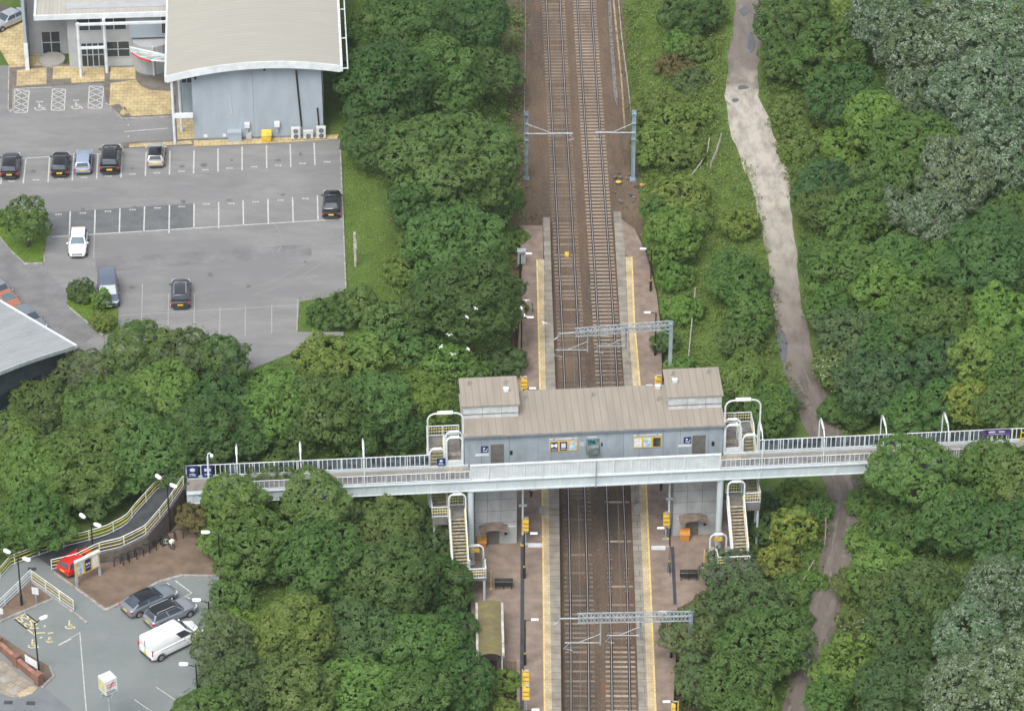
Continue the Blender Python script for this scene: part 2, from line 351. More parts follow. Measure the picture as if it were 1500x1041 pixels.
# paving: grey border slab first, yellow flags over it
sheet('paving_border', [(13,97),(258,88),(258,206),(290,203),(284,212),(180,217),(178,208),(254,205),(252,171),(180,173),(155,150),(151,121),(20,129),(19,163),(11,163)], Z0+.05, PAVG, 0.2)
sheet('yellow_paving', [[(-60,32),(20,15),(62,10),(73,95),(15,99),(0,73),(-30,50)], [(25,103),(68,99),(68,123),(24,126)],
      [(78,98),(113,96),(153,99),(153,119),(105,122),(104,115),(77,116)], [(162,99),(198,98),(199,116),(161,117)],
      [(162,122),(199,117),(206,126),(220,132),(252,134),(252,167),(193,170),(174,152),(160,155)], [(175,166),(182,156),(188,166),(180,169)],
      [(189,216),(235,213),(282,211),(280,206),(189,211)], [(284,206),(400,202),(496,197),(494,204),(400,210),(284,215)],
      [(258,165),(284,164),(286,203),(260,205)]], Z0+.058, PAVY)
o_ = bpy.data.objects['yellow_paving']
sheet('kerbs', [[(12,97),(11,160),(14,164),(20,163),(20,131),(19,131),(18,160),(13,161),(14,97)], [(180,173),(254,169),(254,171),(180,175),(154,151),(156,150)], [(60,345.5),(62,345.5),(66,383),(64,383)],
      [(497,205),(499,205),(508,432),(506,432)]], Z0+.10, KERB, .2)
# grass islands
ISL1 = [(-30,318),(0,312),(30,309),(66,311),(67,352),(62,384),(36,384),(16,366),(0,346),(-30,318)]
ISL2 = [(99,428),(120,436),(172,438),(173,484),(150,489),(120,465),(98,447)]
GRASS = layered('short_grass', (0.12,0.20,0.03), [((0.085,0.15,0.025), 0.7, 0.45, 0.65, (1,1,1)), ((0.14,0.165,0.05), 0.35, 0.55, 0.72, (1,1,1)), ((0.065,0.12,0.02), 6, 0.45, 0.65, (1,1,1))], 0.95, 0.6, 10)
sheet('grass_island_ground', [ISL1[:-1], ISL2], Z0+.12, GRASS, .3)
sheet('island_kerbs', [[(-30,320),(0,348),(16,368),(36,387),(63,387),(64,384),(36,384),(16,366),(0,346)], [(97,448),(120,467),(150,492),(152,489),(120,464),(99,446)]], Z0+.14, KERB, .3)
# grass verge between car park and embankment trees lies on the terrain
mk = MB(); K = .34667
for a, b, c, d in [(110,120,98,228),(210,115,203,222),(312,105,305,215),(414,100,408,208),(516,100,511,203),(618,95,614,195),(718,90,716,190),(820,88,818,185),(921,80,921,178),(1023,72,1023,172),(1126,67,1127,163),(1226,62,1229,158),(1327,56,1331,150),(7,195,3,230),
                   (197,350,190,445),(297,345,293,447),(402,338,399,442),(507,332,504,435),(611,325,608,430),(716,318,714,437),(820,312,819,418),(924,306,924,418),(1027,299,1029,403),(1132,292,1134,395),(1236,285,1239,388),(1341,278,1344,380),
                   (90,122,212,114),(295,107,430,101),(220,453,800,417),(800,417,1445,377)]:
    line(mk, (a*K, b*K+190), (c*K, d*K+190), .13, Z0+.014)
for x, y in [(48,218),(152,212),(255,207),(355,202),(458,197),(560,188),(663,183),(767,176),(868,170),(970,163),(1073,157),(1175,151),(1278,143),(1382,137),(247,358),(350,352),(456,345),(560,338),(665,331),(768,325),(872,314),(977,312),(1080,305),(1185,298),(1290,291)]:
    for k in (-1, 0, 1):
        line(mk, ((x+k*10-3.5)*K, y*K+190), ((x+k*10+3.5)*K, y*K+190-.1), .2, Z0+.014)
# disabled bays: hatched boxes and wheelchair symbols
def hatch(mb, q, n, z, w=.12):
    (a, b, c, d) = [Vector((*p, 0)) for p in q]     # top-left, top-right, bottom-right, bottom-left
    for u, v in ((a, b), (b, c), (c, d), (d, a)): line(mb, u.xy, v.xy, w, z)
    for i in range(n):
        t0, t1 = i / n, (i + 1) / n
        l0, r0, l1, r1 = a.lerp(d, t0), b.lerp(c, t0), a.lerp(d, t1), b.lerp(c, t1)
        line(mb, l0.xy, r1.xy, w, z); line(mb, r0.xy, l1.xy, w, z)
def wheelchair(mb, x, y, s, z):
    """painted wheelchair user, s = pixel height"""
    c = [(x + s*.42*math.cos(t) - s*.05, y + s*.18*math.sin(t) + s*.2) for t in [R(a) for a in range(-20, 250, 30)]]
    for i in range(len(c) - 1): line(mb, c[i], c[i+1], .13, z)
    line(mb, (x - s*.05, y - s*.25), (x - s*.02, y + s*.12), .17, z); line(mb, (x - s*.02, y + s*.12), (x + s*.4, y + s*.12), .14, z)
    line(mb, (x + s*.4, y + s*.12), (x + s*.6, y + s*.36), .14, z); line(mb, (x - s*.05, y - s*.05), (x + s*.25, y - s*.05), .12, z)
    line(mb, (x - s*.12, y - s*.42), (x + s*.06, y - s*.42), .3, z)
for q in [[(22,131),(43,133),(40,165),(20,165)], [(77,130),(96,131),(94,162),(75,162)], [(131,126),(152,127),(149,159),(129,159)]]: hatch(mk, q, 4, Z0+.014)
wheelchair(mk, 58, 156, 15, Z0+.014); wheelchair(mk, 112, 154, 15, Z0+.014)
for x0, x1, y in [(53,63,149),(107,116,147)]: line(mk, (x0, y), (x1, y), .2, Z0+.014)
line(mk, (20,130), (76,128), .1, Z0+.014); line(mk, (182,193), (246,188), .12, Z0+.014)
line(mk, (187,183), (189,183), .3, Z0+.014); line(mk, (187,200), (189,200), .3, Z0+.014); line(mk, (180,210),(180,222),.1,Z0+.014)
struct('parking_markings', mk, LINE, fix=False)
mk = MB()
for a, b, c, d in [(398,445,396,542),(290,455,290,545),(500,785,1255,740),(602,650,598,850),(713,690,709,870),(822,690,819,880),(930,750,928,870),(1037,745,1036,870),(1148,740,1148,858),(1258,715,1255,850)]:
    line(mk, (a*K, b*K+190), (c*K, d*K+190), .09, Z0+.014)
struct('faded_parking_markings', mk, FADED, fix=False)

rs = random.Random(21); mk = MB()
def stain(mb, px, py, a, bb, z):
    w_ = [P(x, y, z) for x, y in blob(px, py, a, bb, z, 12)]; ar = sum(w_[i].x*w_[(i+1)%12].y-w_[(i+1)%12].x*w_[i].y for i in range(12)); mb.poly(w_ if ar > 0 else w_[::-1])
for x, y in [(150,218),(255,213),(560,195),(767,182),(868,176),(970,169),(1175,157),(1278,149),(350,375),(456,368),(560,362),(768,348),(977,335),(1185,321),(560,700),(900,640),(1050,700),(1300,600)]:
    stain(mk, (x+rs.uniform(-12,12))*K, (y-rs.uniform(25,50))*K+190, rs.uniform(2,5), rs.uniform(1.2,3.5), Z0+.011)
struct('oil_stains', mk, mat('oil_stain', (0.125,0.125,0.125), .8, .12, 2), fix=False)
tm = MB()
for cx, cy, r0, a0, a1 in [(300,352,75,-80,20),(333,357,104,-75,0),(120,415,60,200,290),(220,300,190,20,60),(224,303,198,20,60)]:
    pr = None
    for k in range(13):
        t = R(a0+(a1-a0)*k/12); q_ = (cx+r0*math.cos(t)*1.5, cy+r0*math.sin(t)*.75)
        if pr: line(tm, pr, q_, .13, Z0+.0125)
        pr = q_
struct('tyre_marks', tm, mat('tyre_mark', (0.222,0.221,0.219), .9, .08, 2, col2=(0.195,0.195,0.195)), fix=False)
# ---- lower station car park
sheet('station_car_park', [(-60,1100),(-60,830),(0,840),(60,828),(110,850),(154,892),(181,881),(230,852),(266,842),(318,842),(321,828),(322,860),(316,900),(318,960),(300,1041),(298,1110)], Z0-.004, ASPS)
sheet('station_forecourt_paving', [(79,836),(84,826),(150,815),(200,798),(232,780),(262,762),(290,778),(310,806),(322,826),(319,843),(266,842),(230,852),(181,881),(154,892)], Z0+.01, PAVB)
sheet('footpath', [(-60,905),(0,847),(16,828),(54,814),(80,806),(84,827),(79,838),(154,892),(129,912),(108,893),(47,838),(42,846),(-60,950)], Z0+.006, ASPS)
sheet('verge_beds', [[(0,890),(0,908),(76,876),(46,852)], [(0,945),(58,998),(62,1002),(76,988),(70,974),(30,950),(0,930),(-60,880),(-60,895)]], Z0+.03, PAVB, .2)
sheet('pavement', [(-60,915),(0,962),(26,986),(56,1006),(47,1016),(30,1021),(15,1020),(-60,990)], Z0+.06, paver('beige_paving', (0.30,0.265,0.21), (0.26,0.235,0.2), (0.17,0.15,0.12), .6, .6, R(35), .02), .2)
sheet('tactile_paving', [[(24,1016),(46,1004),(56,1007),(47,1015),(30,1020)]], Z0+.066, TACT)
sheet('paving_slabs', [[(0,992),(9,988),(17,996),(4,999)], [(13,1013),(22,1008),(27,1014),(18,1018)]], Z0+.066, CONC)
sheet('street', [(-60,1000),(0,1010),(15,1021),(30,1023),(50,1017),(62,1004),(130,1060),(150,1110),(-60,1110)], Z0+.002, mat('street_asphalt', (0.16,0.172,0.19), .9, .08, .5))
sheet('station_kerbs', [[(78,838),(80,836),(155,890),(181,879),(230,850),(266,840),(266,843),(230,854),(181,883),(154,894)], [(318,842),(320,828),(323,828),(321,850),(319,905),(316,905)], [(266,840.5),(320,841),(320,843),(266,843)],
      [(60,1004),(77,990),(72,975),(74,974),(80,990),(62,1007)], [(76,875),(77,877),(0,910),(0,907)], [(46,852),(48,850),(128,909),(127,912)]], Z0+.09, KERB, .2)
mk = MB()
for p, q, w in [((86,944),(104,935),.18),((117,927),(128,1060),.08),((257,850),(281,868),.12),((281,868),(264,877),.08),((228,1005),(268,1032),.08),((197,1024),(222,1041),.08),((266,841),(320,842),.1)]: line(mk, p, q, w, Z0+.014)
line(mk, (118,925),(98,937),.06,Z0+.014)
for i in range(5):
    x, y = -2 + i*8, 935 + i*6.2
    line(mk, (x, y), (x+4, y+9), .13, Z0+.014); line(mk, (x+4, y+9), (x+8, y+6), .13, Z0+.014)
struct('station_car_park_markings', mk, LINE, fix=False)
mk = MB()
hatch(mk, [(38,898),(56,912),(40,921),(21,906)], 2, Z0+.014)
for p, q in [((38,898),(56,912)),((21,906),(52,930)),((39,920),(57,919)),((48,927),(66,926)),((58,934),(62,932)),((70,927),(78,926)),((72,934),(75,934)),((66,915),(65,918))]: line(mk, p, q, .14, Z0+.014)
wheelchair(mk, 102, 915, 13, Z0+.014); wheelchair(mk, 48, 943, 14, Z0+.014); wheelchair(mk, 72, 937, 8, Z0+.014)
struct('yellow_bay_markings', mk, YLINE, fix=False)
mk = MB(); mk.cbox(0,0,0,.7,.45,.02)
for i in range(5): mk.box(-.28+i*.13, -.22+i*.13, -.17,.17,.01,.025)
for p in [(12,1028),(45,1029),(126,833),(47,833)]:
    o_ = mk.build('drain_cover', DKG, loc=P(*p, Z0+.02)); tag(o_, kind='structure')

# ---- dirt track
mk = MB(); rows = []
for k, (y, x) in enumerate(PPTS):
    pass
yy = np.arange(-64, 96, 1.0)
WID = [(-64,1.15),(-44,1.35),(-36,1.4),(-26,1.75),(-14,1.6),(-6,1.5),(8,1.4),(23,1.6),(30,2.2),(36,2.25),(45,1.8),(62,1.5),(96,1.5)]
rng = np.random.default_rng(3)
PATHM = layered('dirt_track_surface', (0.145,0.125,0.11), [((0.10,0.085,0.075), 0.35, 0.46, 0.62, (1.6,.5,1)), ((0.22,0.20,0.18), .9, 0.58, 0.72, (1.8,.35,1)), ((0.085,0.072,0.064), 1.3, 0.6, 0.7, (1,.8,1)), ((0.12,0.105,0.095), 6, 0.5, 0.7, (1,1,1))], 0.95, 0.5, 6)
# limestone chippings were laid on the middle length only, mud shows on the rest
nt = PATHM.node_tree
gq = nt.nodes.new('ShaderNodeNewGeometry'); sq = nt.nodes.new('ShaderNodeSeparateXYZ'); nt.links.new(gq.outputs['Position'], sq.inputs[0])
nq = nt.nodes.new('ShaderNodeTexNoise'); nq.inputs['Scale'].default_value = .35; nq.inputs['Detail'].default_value = 6; nt.links.new(gq.outputs['Position'], nq.inputs[0])
aq = nt.nodes.new('ShaderNodeMath'); aq.operation = 'MULTIPLY_ADD'; aq.inputs[1].default_value = 22; nt.links.new(nq.outputs['Fac'], aq.inputs[0]); nt.links.new(sq.outputs['Y'], aq.inputs[2])
rq = nt.nodes.new('ShaderNodeValToRGB'); rq.color_ramp.interpolation = 'LINEAR'
mq = nt.nodes.new('ShaderNodeMapRange'); mq.inputs['From Min'].default_value = -60; mq.inputs['From Max'].default_value = 100; nt.links.new(aq.outputs[0], mq.inputs[0])
e = rq.color_ramp.elements; e[0].position = .40; e[0].color = (0,0,0,1); e[1].position = .60; e[1].color = (1,1,1,1)
for p, c in ((.72, 1), (.76, .15)): q = e.new(p); q.color = (c, c, c, 1)
nt.links.new(mq.outputs[0], rq.inputs[0])
bs = nt.nodes['Principled BSDF']; lk = bs.inputs['Base Color'].links[0].from_socket
mm = nt.nodes.new('ShaderNodeMix'); mm.data_type = 'RGBA'; ml = nt.nodes.new('ShaderNodeMath'); ml.operation = 'MULTIPLY'; ml.inputs[1].default_value = .85
nt.links.new(rq.outputs[0], ml.inputs[0]); nt.links.new(ml.outputs[0], mm.inputs['Factor']); nt.links.new(lk, mm.inputs['A']); 
n5 = nt.nodes.new('ShaderNodeTexNoise'); n5.inputs['Scale'].default_value = .55; n5.inputs['Detail'].default_value = 8; n5.inputs['Roughness'].default_value = .7; mp5 = nt.nodes.new('ShaderNodeMapping'); mp5.inputs['Scale'].default_value = (1.6,.6,1); nt.links.new(gq.outputs['Position'], mp5.inputs[0]); nt.links.new(mp5.outputs[0], n5.inputs['Vector'])
r5 = nt.nodes.new('ShaderNodeValToRGB'); r5.color_ramp.elements[0].position = .36; r5.color_ramp.elements[0].color = (.27,.25,.22,1); r5.color_ramp.elements[1].position = .56; r5.color_ramp.elements[1].color = (.45,.42,.365,1); nt.links.new(n5.outputs['Fac'], r5.inputs[0]); nt.links.new(r5.outputs[0], mm.inputs['B'])
nt.links.new(mm.outputs['Result'], bs.inputs['Base Color'])
for y in yy:
    c = float(interp(PATHC, y)); w = float(interp(WID, y))
    l = w * (1 + .06*math.sin(y*.37) + .05*math.sin(y*.83+1)) + rng.normal(0,.05); r = w * (1 + .06*math.sin(y*.43+2) + .05*math.sin(y*.97)) + rng.normal(0,.05)
    rows.append([(c + t, y, 2.49 + (.03 if abs(t) < .4 else 0)) for t in (-l, -l*.6, 0, r*.6, r)])
struct('dirt_track', mk.grid(rows), PATHM, fix=False)
for off, nm in ((-.62,'a'),(.6,'b')):
    mk = MB(); rows = []
    for y in yy[yy < -4]:
        c = float(interp(PATHC, y)) + off + .12*math.sin(y*.31+off) + rng.normal(0,.03); h_ = .20 + .12*math.sin(y*.57+off*3) + .06*math.sin(y*1.9)
        rows.append([(c-h_, y, 2.512), (c+h_, y, 2.512)])
    struct('wheel_rut', mk.grid(rows), mat('rut_mud', (0.175,0.157,0.138), .9, .2, 1.4, col2=(0.125,0.108,0.095), bump=.4), fix=False)
WET = mat('puddle_water', (0.10,0.11,0.12), 0.06, 0.1, spec=0.6)
sheet('puddles', [blob(1090,17,7,6,0), blob(1110,25,5,9,0), blob(1100,62,5,14,0), blob(1146,506,7,22,0,rot=-.15), blob(1162,584,11,16,0), blob(1088,128,8,3.5,0), blob(1077,147,5,3,0)], 2.54, WET)
0 and sheet('track_grass_strip', [[(1128,255),(1132,255),(1142,300),(1146,345),(1150,400),(1152,440),(1146,440),(1142,380),(1138,320)]], 2.545, GRASS)

# ------------------------------------------------------------------ railway
LC = [(810.5,-60+8),(810.5,0),(824.8,280),(834.1,450),(838.4,560),(844.2,710),(846.9,820),(849.6,1041)]
RC = [(856,0),(874,280),(887,450),(892.8,560),(899.7,710),(904.9,820),(909.9,1041)]
def fit(px):
    w = [P(a, b, .15) for a, b in px]; return np.poly1d(np.polyfit([p.y for p in w], [p.x for p in w], 3))
LX = fit(LC[1:]); RX = fit(RC)
BAL = layered('track_ballast', (0.118,0.082,0.056), [((0.155,0.112,0.078), 0.3, 0.45, 0.65, (1,.4,1)), ((0.07,0.055,0.042), 0.10, 0.48, 0.62, (2.2,.35,1)), ((0.20,0.165,0.135), 8, 0.52, 0.66, (1,1,1)), ((0.05,0.04,0.034), 9, 0.52, 0.68, (1,1,1)), ((0.15,0.085,0.05), .5, .56, .72, (1.5,.5,1)), ((0.26,.235,.20), 14, .62, .74, (1,1,1))], 0.97, 1.0, 10)
rows = []
for y in np.arange(-75, 130, 1.5):
    l, r = float(LX(min(max(y,-70),90))), float(RX(min(max(y,-70),90)))
    bk = .05*float(np.interp(y, [-50,-40,-24,-14], [0,1,1,0]))
    rows.append([(interp(XLF,y)-.6, y, -.12 if y < 26 else .02), (l-2.6, y, -.12), (l-1.4, y, -.02), (l-.9, y, .004), (l, y, .002), (l+.9, y, .004), (l+1.35, y, -.02), ((l+r)/2, y, -.07), (r-1.35, y, -.02+bk), (r-.9, y, -.03+bk), (r, y, -.03+bk), (r+.9, y, -.03+bk), (r+1.4, y, -.02+bk*.8), (r+2.6, y, -.12), (interp(XRF,y)+.6, y, -.12 if y < 26 else .02)])
mk = MB(); mk.grid(rows); tag(mk.build('ballast', BAL, fix=False), kind='structure')
WEB_SHADE = mat('rail_web_shade', (0.028,0.022,0.02), 0.7, 0.2, 3); SHINY = mat('rail_head', (0.44,0.42,0.42), 0.45, 0.1, 3, metal=0.5)  # web and wide foot coloured near black for the shadow beside the head
def track(fx, label, slm, seed):
    T = thing('railway_track', label, 'railway track', (float(fx(0)), 0, 0), 0, 'railway tracks through the station')
    ox = T.location.x; d = fx.deriv()
    for sgn in (-1, 1):
        mb = MB(); rows = []
        for y in np.arange(-72, 110, 1.0):
            yc = min(y, 92); c = float(fx(yc)) + float(d(92)) * (y - yc) - ox + sgn * .7525
            rows.append([(c-.12,y,.0),(c-.12,y,.035),(c-.02,y,.06),(c-.02,y,.12),(c-.034,y,.13),(c-.034,y,.17),(c+.034,y,.17),(c+.034,y,.13),(c+.02,y,.12),(c+.02,y,.06),(c+.12,y,.035),(c+.12,y,.0)])
        mb.grid(rows); mb.m = [1 if (i % 11) == 5 else 0 for i in range(len(mb.f))]
        mb.build('rail', [WEB_SHADE, SHINY], T)
    base = MB(); base.box(-1.27,1.27,-.125,.125,-.12,.015)
    for sx in (-.7525, .7525): base.box(sx-.17, sx+.17, -.09, .09, .015, .03)
    me = base.mesh('sleeper', slm); rest = MB(); n = 0; rr = random.Random(seed)
    for k in range(270):
        y = -64 + k * .66
        c = float(fx(min(y, 92))) - ox + rr.uniform(-.03,.03); a = -float(d(min(y, 92))) + rr.uniform(-.012,.012); dz = rr.uniform(-.02,.008)
        if n < 100:
            o = bpy.data.objects.new('sleeper', me); COL.objects.link(o); o.parent = T; o.location = (c, y, dz); o.rotation_euler.z = a; n += 1
        else:
            rest.M = Matrix.Translation((c, y, dz)) @ Matrix.Rotation(a, 4, 'Z'); rest.box(-1.27,1.27,-.125,.125,-.12,.015)
    tag(rest.build('sleepers', slm, T), kind='stuff')
    return T
track(LX, 'railway track beside the platform with the ramp shelter, dull brown sleepers half buried', layered('worn_sleepers', (0.20,0.165,0.13), [((0.115,0.09,0.072), .25, .44, .6, (1,.35,1)), ((0.28,0.24,0.2), 5, .6, .75, (1,1,1))], .9, .3), 1)
track(RX, 'railway track nearer the dirt track, clean pale concrete sleepers standing out', layered('concrete_sleepers', (0.33,0.275,0.22), [((0.16,0.125,0.10), .16, .5, .66, (1,.3,1)), ((0.40,0.35,0.3), 5, .55, .75, (1,1,1))], .9, .3), 2)
mk = MB(); mk.cbox(0,0,.1,.45,.6,.28); mk.box(-.14,.14,-.36,-.3,0,.2)
tag(mk.build('track_box', YEL, loc=P(830.5,374,.0), bev=.02), 'small yellow equipment box between the rails beyond the platform ramps', 'equipment box')

for nm in ('worn_sleepers', 'concrete_sleepers'):
    nt = MATS[nm].node_tree; bs = nt.nodes['Principled BSDF']; lk = bs.inputs['Base Color'].links[0].from_socket
    oi = nt.nodes.new('ShaderNodeObjectInfo'); mr = nt.nodes.new('ShaderNodeMapRange'); mr.inputs['To Min'].default_value = .6; mr.inputs['To Max'].default_value = 1.25
    mx = nt.nodes.new('ShaderNodeMix'); mx.data_type = 'RGBA'; mx.blend_type = 'MULTIPLY'; mx.inputs['Factor'].default_value = 1
    nt.links.new(oi.outputs['Random'], mr.inputs['Value']); nt.links.new(lk, mx.inputs['A']); nt.links.new(mr.outputs[0], mx.inputs['B']); nt.links.new(mx.outputs['Result'], bs.inputs['Base Color'])
# platforms
def platform(label, edge, yel, tin, back, side):
    T = thing('station_platform', label, 'platform', P(*edge[3], 0), 0, 'station platforms'); O = Vector(T.location)
    E = [P(a, b, .95) for a, b in edge]; YL = [P(a, b, .95) for a, b in yel]; TI = [P(a, b, .95) for a, b in tin]; B = [P(a, b, .95) for a, b in back]
    L = lambda p: (p.x - O.x, p.y - O.y)
    # coping strip between track edge and tactile inner edge
    mb = MB(); mb.prism([L(p) for p in TI] + [L(p) for p in E[::-1]], .70, .95)
    mb.build('coping', COPE, T)
    mb = MB(); E2 = [p + Vector((.12 * -side, 0, 0)) for p in E]; mb.prism([L(p) for p in TI] + [L(p) for p in E2[::-1]], -.3, .698)
    mb.build('platform_wall', BRICK, T)
    mb = MB(); mb.prism([L(p) for p in YL] + [L(p) for p in TI[:0:-1]] , .6, .951); mb.build('tactile_strip', TACT, T)
    mb = MB()
    Y2 = [p + Vector((-.14 * side, 0, 0)) for p in YL]
    mb.prism([L(p) for p in Y2] + [L(p) for p in YL[::-1]], .6, .953); mb.build('yellow_line', mat('platform_yellow_line', (0.64,0.49,0.19), .7, .15, 3), T)
    w = [P(yel[0][0], yel[0][1], .95)]
    mb = MB(); mb.prism([L(p) for p in B] + [L(p) for p in Y2[::-1]], -.3, .95); mb.build('paved_surface', PAVP, T)
    return T
EL = [(805.5,318),(808.4,420),(810.7,480),(813.6,560),(818.9,720),(820.6,860),(822.3,1041),(823.5,1110)]
YLL = [(787.6,380),(789.5,460),(792,560),(795.5,720),(797.2,860),(799,1041),(799.8,1110)]
TIL = [(795,318),(797,380),(797.2,460),(799.5,560),(803.5,720),(805.5,860),(808.5,1041),(809.5,1110)]
BL = [(766,380),(762,430),(757,560),(757,690),(628,700),(628,850),(690,868),(690,965),(757,968),(757,1110)]
platform('brick platform on the steps and ramp shelter side, pale coping and yellow line', EL, YLL, TIL, BL, 1)
ER = [(898.6,310),(905,420),(908.7,480),(914.4,560),(923.7,710),(929.8,860),(935.7,1041),(938,1110)]
YLR = [(924.5,376),(928.2,470),(936,560),(945.4,710),(951.8,860),(959.3,1041),(962,1110)]
TIR = [(909.5,310),(916.5,376),(920,470),(927,560),(936,710),(942.5,860),(949,1041),(951.5,1110)]
BR = [(948,376),(962,430),(968,480),(970,560),(985,690),(1076,690),(1078,850),(1030,872),(992,890),(990,960),(986,1041),(986,1110)]
platform('brick platform with an orange grit bin, beside the dirt track', ER, YLR, TIR, BR, -1)
# rough brick aprons beyond the yellow lines
sheet('platform_end_paving', [[(763,330),(795,330),(796,380),(787,380),(763,384)], [(909,320),(930,335),(950,380),(924,378),(915,372)]], .93, PAVP, .5)
# drainage channels along the back of each platform
mb = MB(); line(mb, (765.5,800),(764,1110),.34,.956); line(mb,(985,800),(989,885),.3,.956); struct('drain_channel', mb, mat('channel_grating', (0.05,0.055,0.065), .6, .15), fix=False)
for px, py in [(787,748),(934,745)]: sheet('repair_patch', blob(px+ (8 if px < 900 else 0),py,5.5,8,0), .957, CONC)
# ------------------------------------------------------------------ footbridge and ticket hall, in a frame (u along the bridge, v away from the camera)
BO = Vector((-3.61, -34.09, 0)); BA = math.atan2(1.71, 22.05)
BU = Vector((math.cos(BA), math.sin(BA), 0)); BV = Vector((-math.sin(BA), math.cos(BA), 0))
def W(u, v, z): return BO + BU*u + BV*v + Vector((0, 0, z))
def BT(name, label, cat, u, v, z, group=None): return thing(name, label, cat, W(u, v, z), BA, group)
DZ = 9.6
STEELB = layered('pale_blue_steel', (0.45,0.51,0.535), [((0.37,0.42,0.44), .7, .45, .7, (1,1,.25)), ((0.30,0.25,0.20), 1.4, .66, .76, (1.2,1.2,.22)), ((0.56,0.63,0.66), 3, .55, .7, (1,1,.3))], .5, 0)
PANELW = ribbed('white_parapet_sheet', (0.52,0.575,0.60), 0.28, 0, .5, .86, .45)
CLAD = mat('grey_cladding', (0.275,0.325,0.365), 0.55, 0.1, .7, streak=(1,1,.4))
ROOFB = ribbed('brown_roof_sheet', (0.268,0.238,0.198), 0.62, 0, .4, .80, .7, var=.07)
DECKM = layered('deck_surface', (0.25,0.235,0.21), [((0.17,0.16,0.145), .5, .45, .65, (1,1,1)), ((0.33,0.29,0.22), 1.2, .58, .75, (1,1,1))], .9, .1)
STEPM = mat('step_tread', (0.33,0.29,0.22), .9, .2, 3); NOSE = mat('step_riser', (0.07,0.065,0.06), .9, .2)
def hoop(mb, p, q, h, r=.05, rad=.45, n=6):
    """inverted U from ground point p to q, height h"""
    p, q = Vector(p), Vector(q); d = (q - p); L_ = d.length; d.normalize(); up = Vector((0,0,1)); rad = min(rad, L_/2)
    pts = [p]
    for i in range(n+1):
        a = math.pi/2*i/n; pts.append(p + d*(rad - rad*math.cos(a)) + up*(h - rad + rad*math.sin(a)))
    for i in range(n+1):
        a = math.pi/2*(1-i/n); pts.append(q - d*(rad - rad*math.cos(a)) + up*(h - rad + rad*math.sin(a)))
    pts.append(q); return mb.tube(pts, r, 6)
def railing(mb, pts, h=1.1, gap=.19, post=1.9, rails=2, r=.035, bars=True, kick=.0, br=.022):
    """guard rail following pts (base points)"""
    for a, b in zip(pts[:-1], pts[1:]):
        a, b = Vector(a), Vector(b); L_ = (b-a).length; up = Vector((0,0,h))
        mb.tube([a+up, b+up], r, 6); mb.tube([a+Vector((0,0,.12)), b+Vector((0,0,.12))], r*.9, 6)
        n = max(1, round(L_/post))
        for i in range(n+1): p = a.lerp(b, i/n); mb.tube([p, p+up], r*1.1, 5)
        if bars:
            n = max(1, round(L_/gap))
            for i in range(1, n): p = a.lerp(b, i/n); mb.tube([p+Vector((0,0,.12)), p+up], br, 4, cap=False)
        else:
            for k in range(1, rails): z = Vector((0,0,h*k/rails)); mb.tube([a+z, b+z], r*.8, 5)
U0, U1 = -24.6, 52.0
br = BT('footbridge', 'long pale blue steel footbridge with white parapets crossing the railway', 'footbridge', 0, 0, 0)
m = MB(); m.box(U0, U1, -.30, -.18, 9.0, 10.05); m.box(U0, U1, -.42, -.06, 9.0, 9.06); m.box(U0, U1, -.48, -.02, 10.05, 10.13); m.box(0, 21.8, -.50, -.30, 9.0, 9.12)
for u in np.arange(U0+.5, U1, 3.3): m.box(u-.05, u+.05, -.36, -.30, 9.06, 10.05)
m.box(U0, U1, 2.66, 2.78, 9.0, 9.7) if False else None
m.build('edge_girder', STEELB, br, bev=.012)
for u0_, u1_ in ((U0,-.02),(22.45,U1)): m = MB(); m.box(u0_, u1_, 2.42, 2.60, 9.0, 9.78); m.build('edge_girder', STEELB, br)
m = MB(); m.box(U0, U1, -.17, 2.41, 9.3, DZ); m.build('deck', DECKM, br)
m = MB()
for u in np.arange(U0+1, U1, 3.3): m.box(u-.1, u+.1, -.17, 2.41, 9.02, 9.29)
m.build('cross_beams', STEELB, br)
m = MB(); m.box(.0, 21.8, -.30, -.24, 10.131, 11.6)
m.build('parapet_panel', PANELW, br)
m = MB(); m.box(-.05, 21.85, -.37, -.15, 11.6, 11.72)
for i in range(15): u = .02 + i*21.76/14; m.box(u-.045, u+.045, -.36, -.301, 10.131, 11.6)
m.box(0,21.8,-.34,-.301,10.131,10.2); m.build('parapet_frame', WHT, br)
for u0_, u1_ in ((U0+2.5,-.08),(21.9,U1)): m = MB(); railing(m, [(u0_,-.25,10.13),(u1_,-.25,10.13)], .92, gap=.42, br=.04); m.build('guard_rail', WHT, br)
for u0_, u1_ in ((U0,-3.42),(25.6,U1-.2)): m = MB(); railing(m, [(u0_,2.5,9.78),(u1_,2.5,9.78)], 1.25, gap=.42, r=.045, br=.05); m.build('guard_rail', WHT, br)
# dark netting sheet hung on the inner face of the rear guard rail
for u0_, u1_ in ((U0+3.2,-3.5),(25.7,U1-6)): m = MB(); m.box(u0_,u1_,2.555,2.57,9.9,10.9); m.build('mesh_screen', mat('blue_grey_mesh', (0.07,0.10,0.12), .7, .45, 1.5), br)
for u0_, u1_ in ((U0+2.5,-.1),(22,U1-6)): m = MB(); m.box(u0_,u1_,-.20,-.19,10.25,10.98); m.build('infill_mesh', mat('pinkish_grey_mesh', (0.26,0.26,0.27), .7, .2, 1.5), br)
for u in (0.0, 21.9):
    m = MB(); m.cyl((u,-.05,.95), .29, 8.06, 18); m.cyl((u,-.05,.95), .36, .12, 18); m.cyl((u,-.05,3.0),.30,.25,18); c = m.build('column', STEELB, br, smooth=False)
for u in (-21.0, 42.0):
    p = W(u, 1.1, 0); z = g(p.x, p.y) - .3; m = MB(); m.cyl((u,1.1,z), .29, 9.0 - z, 18); m.build('column', STEELB, br)
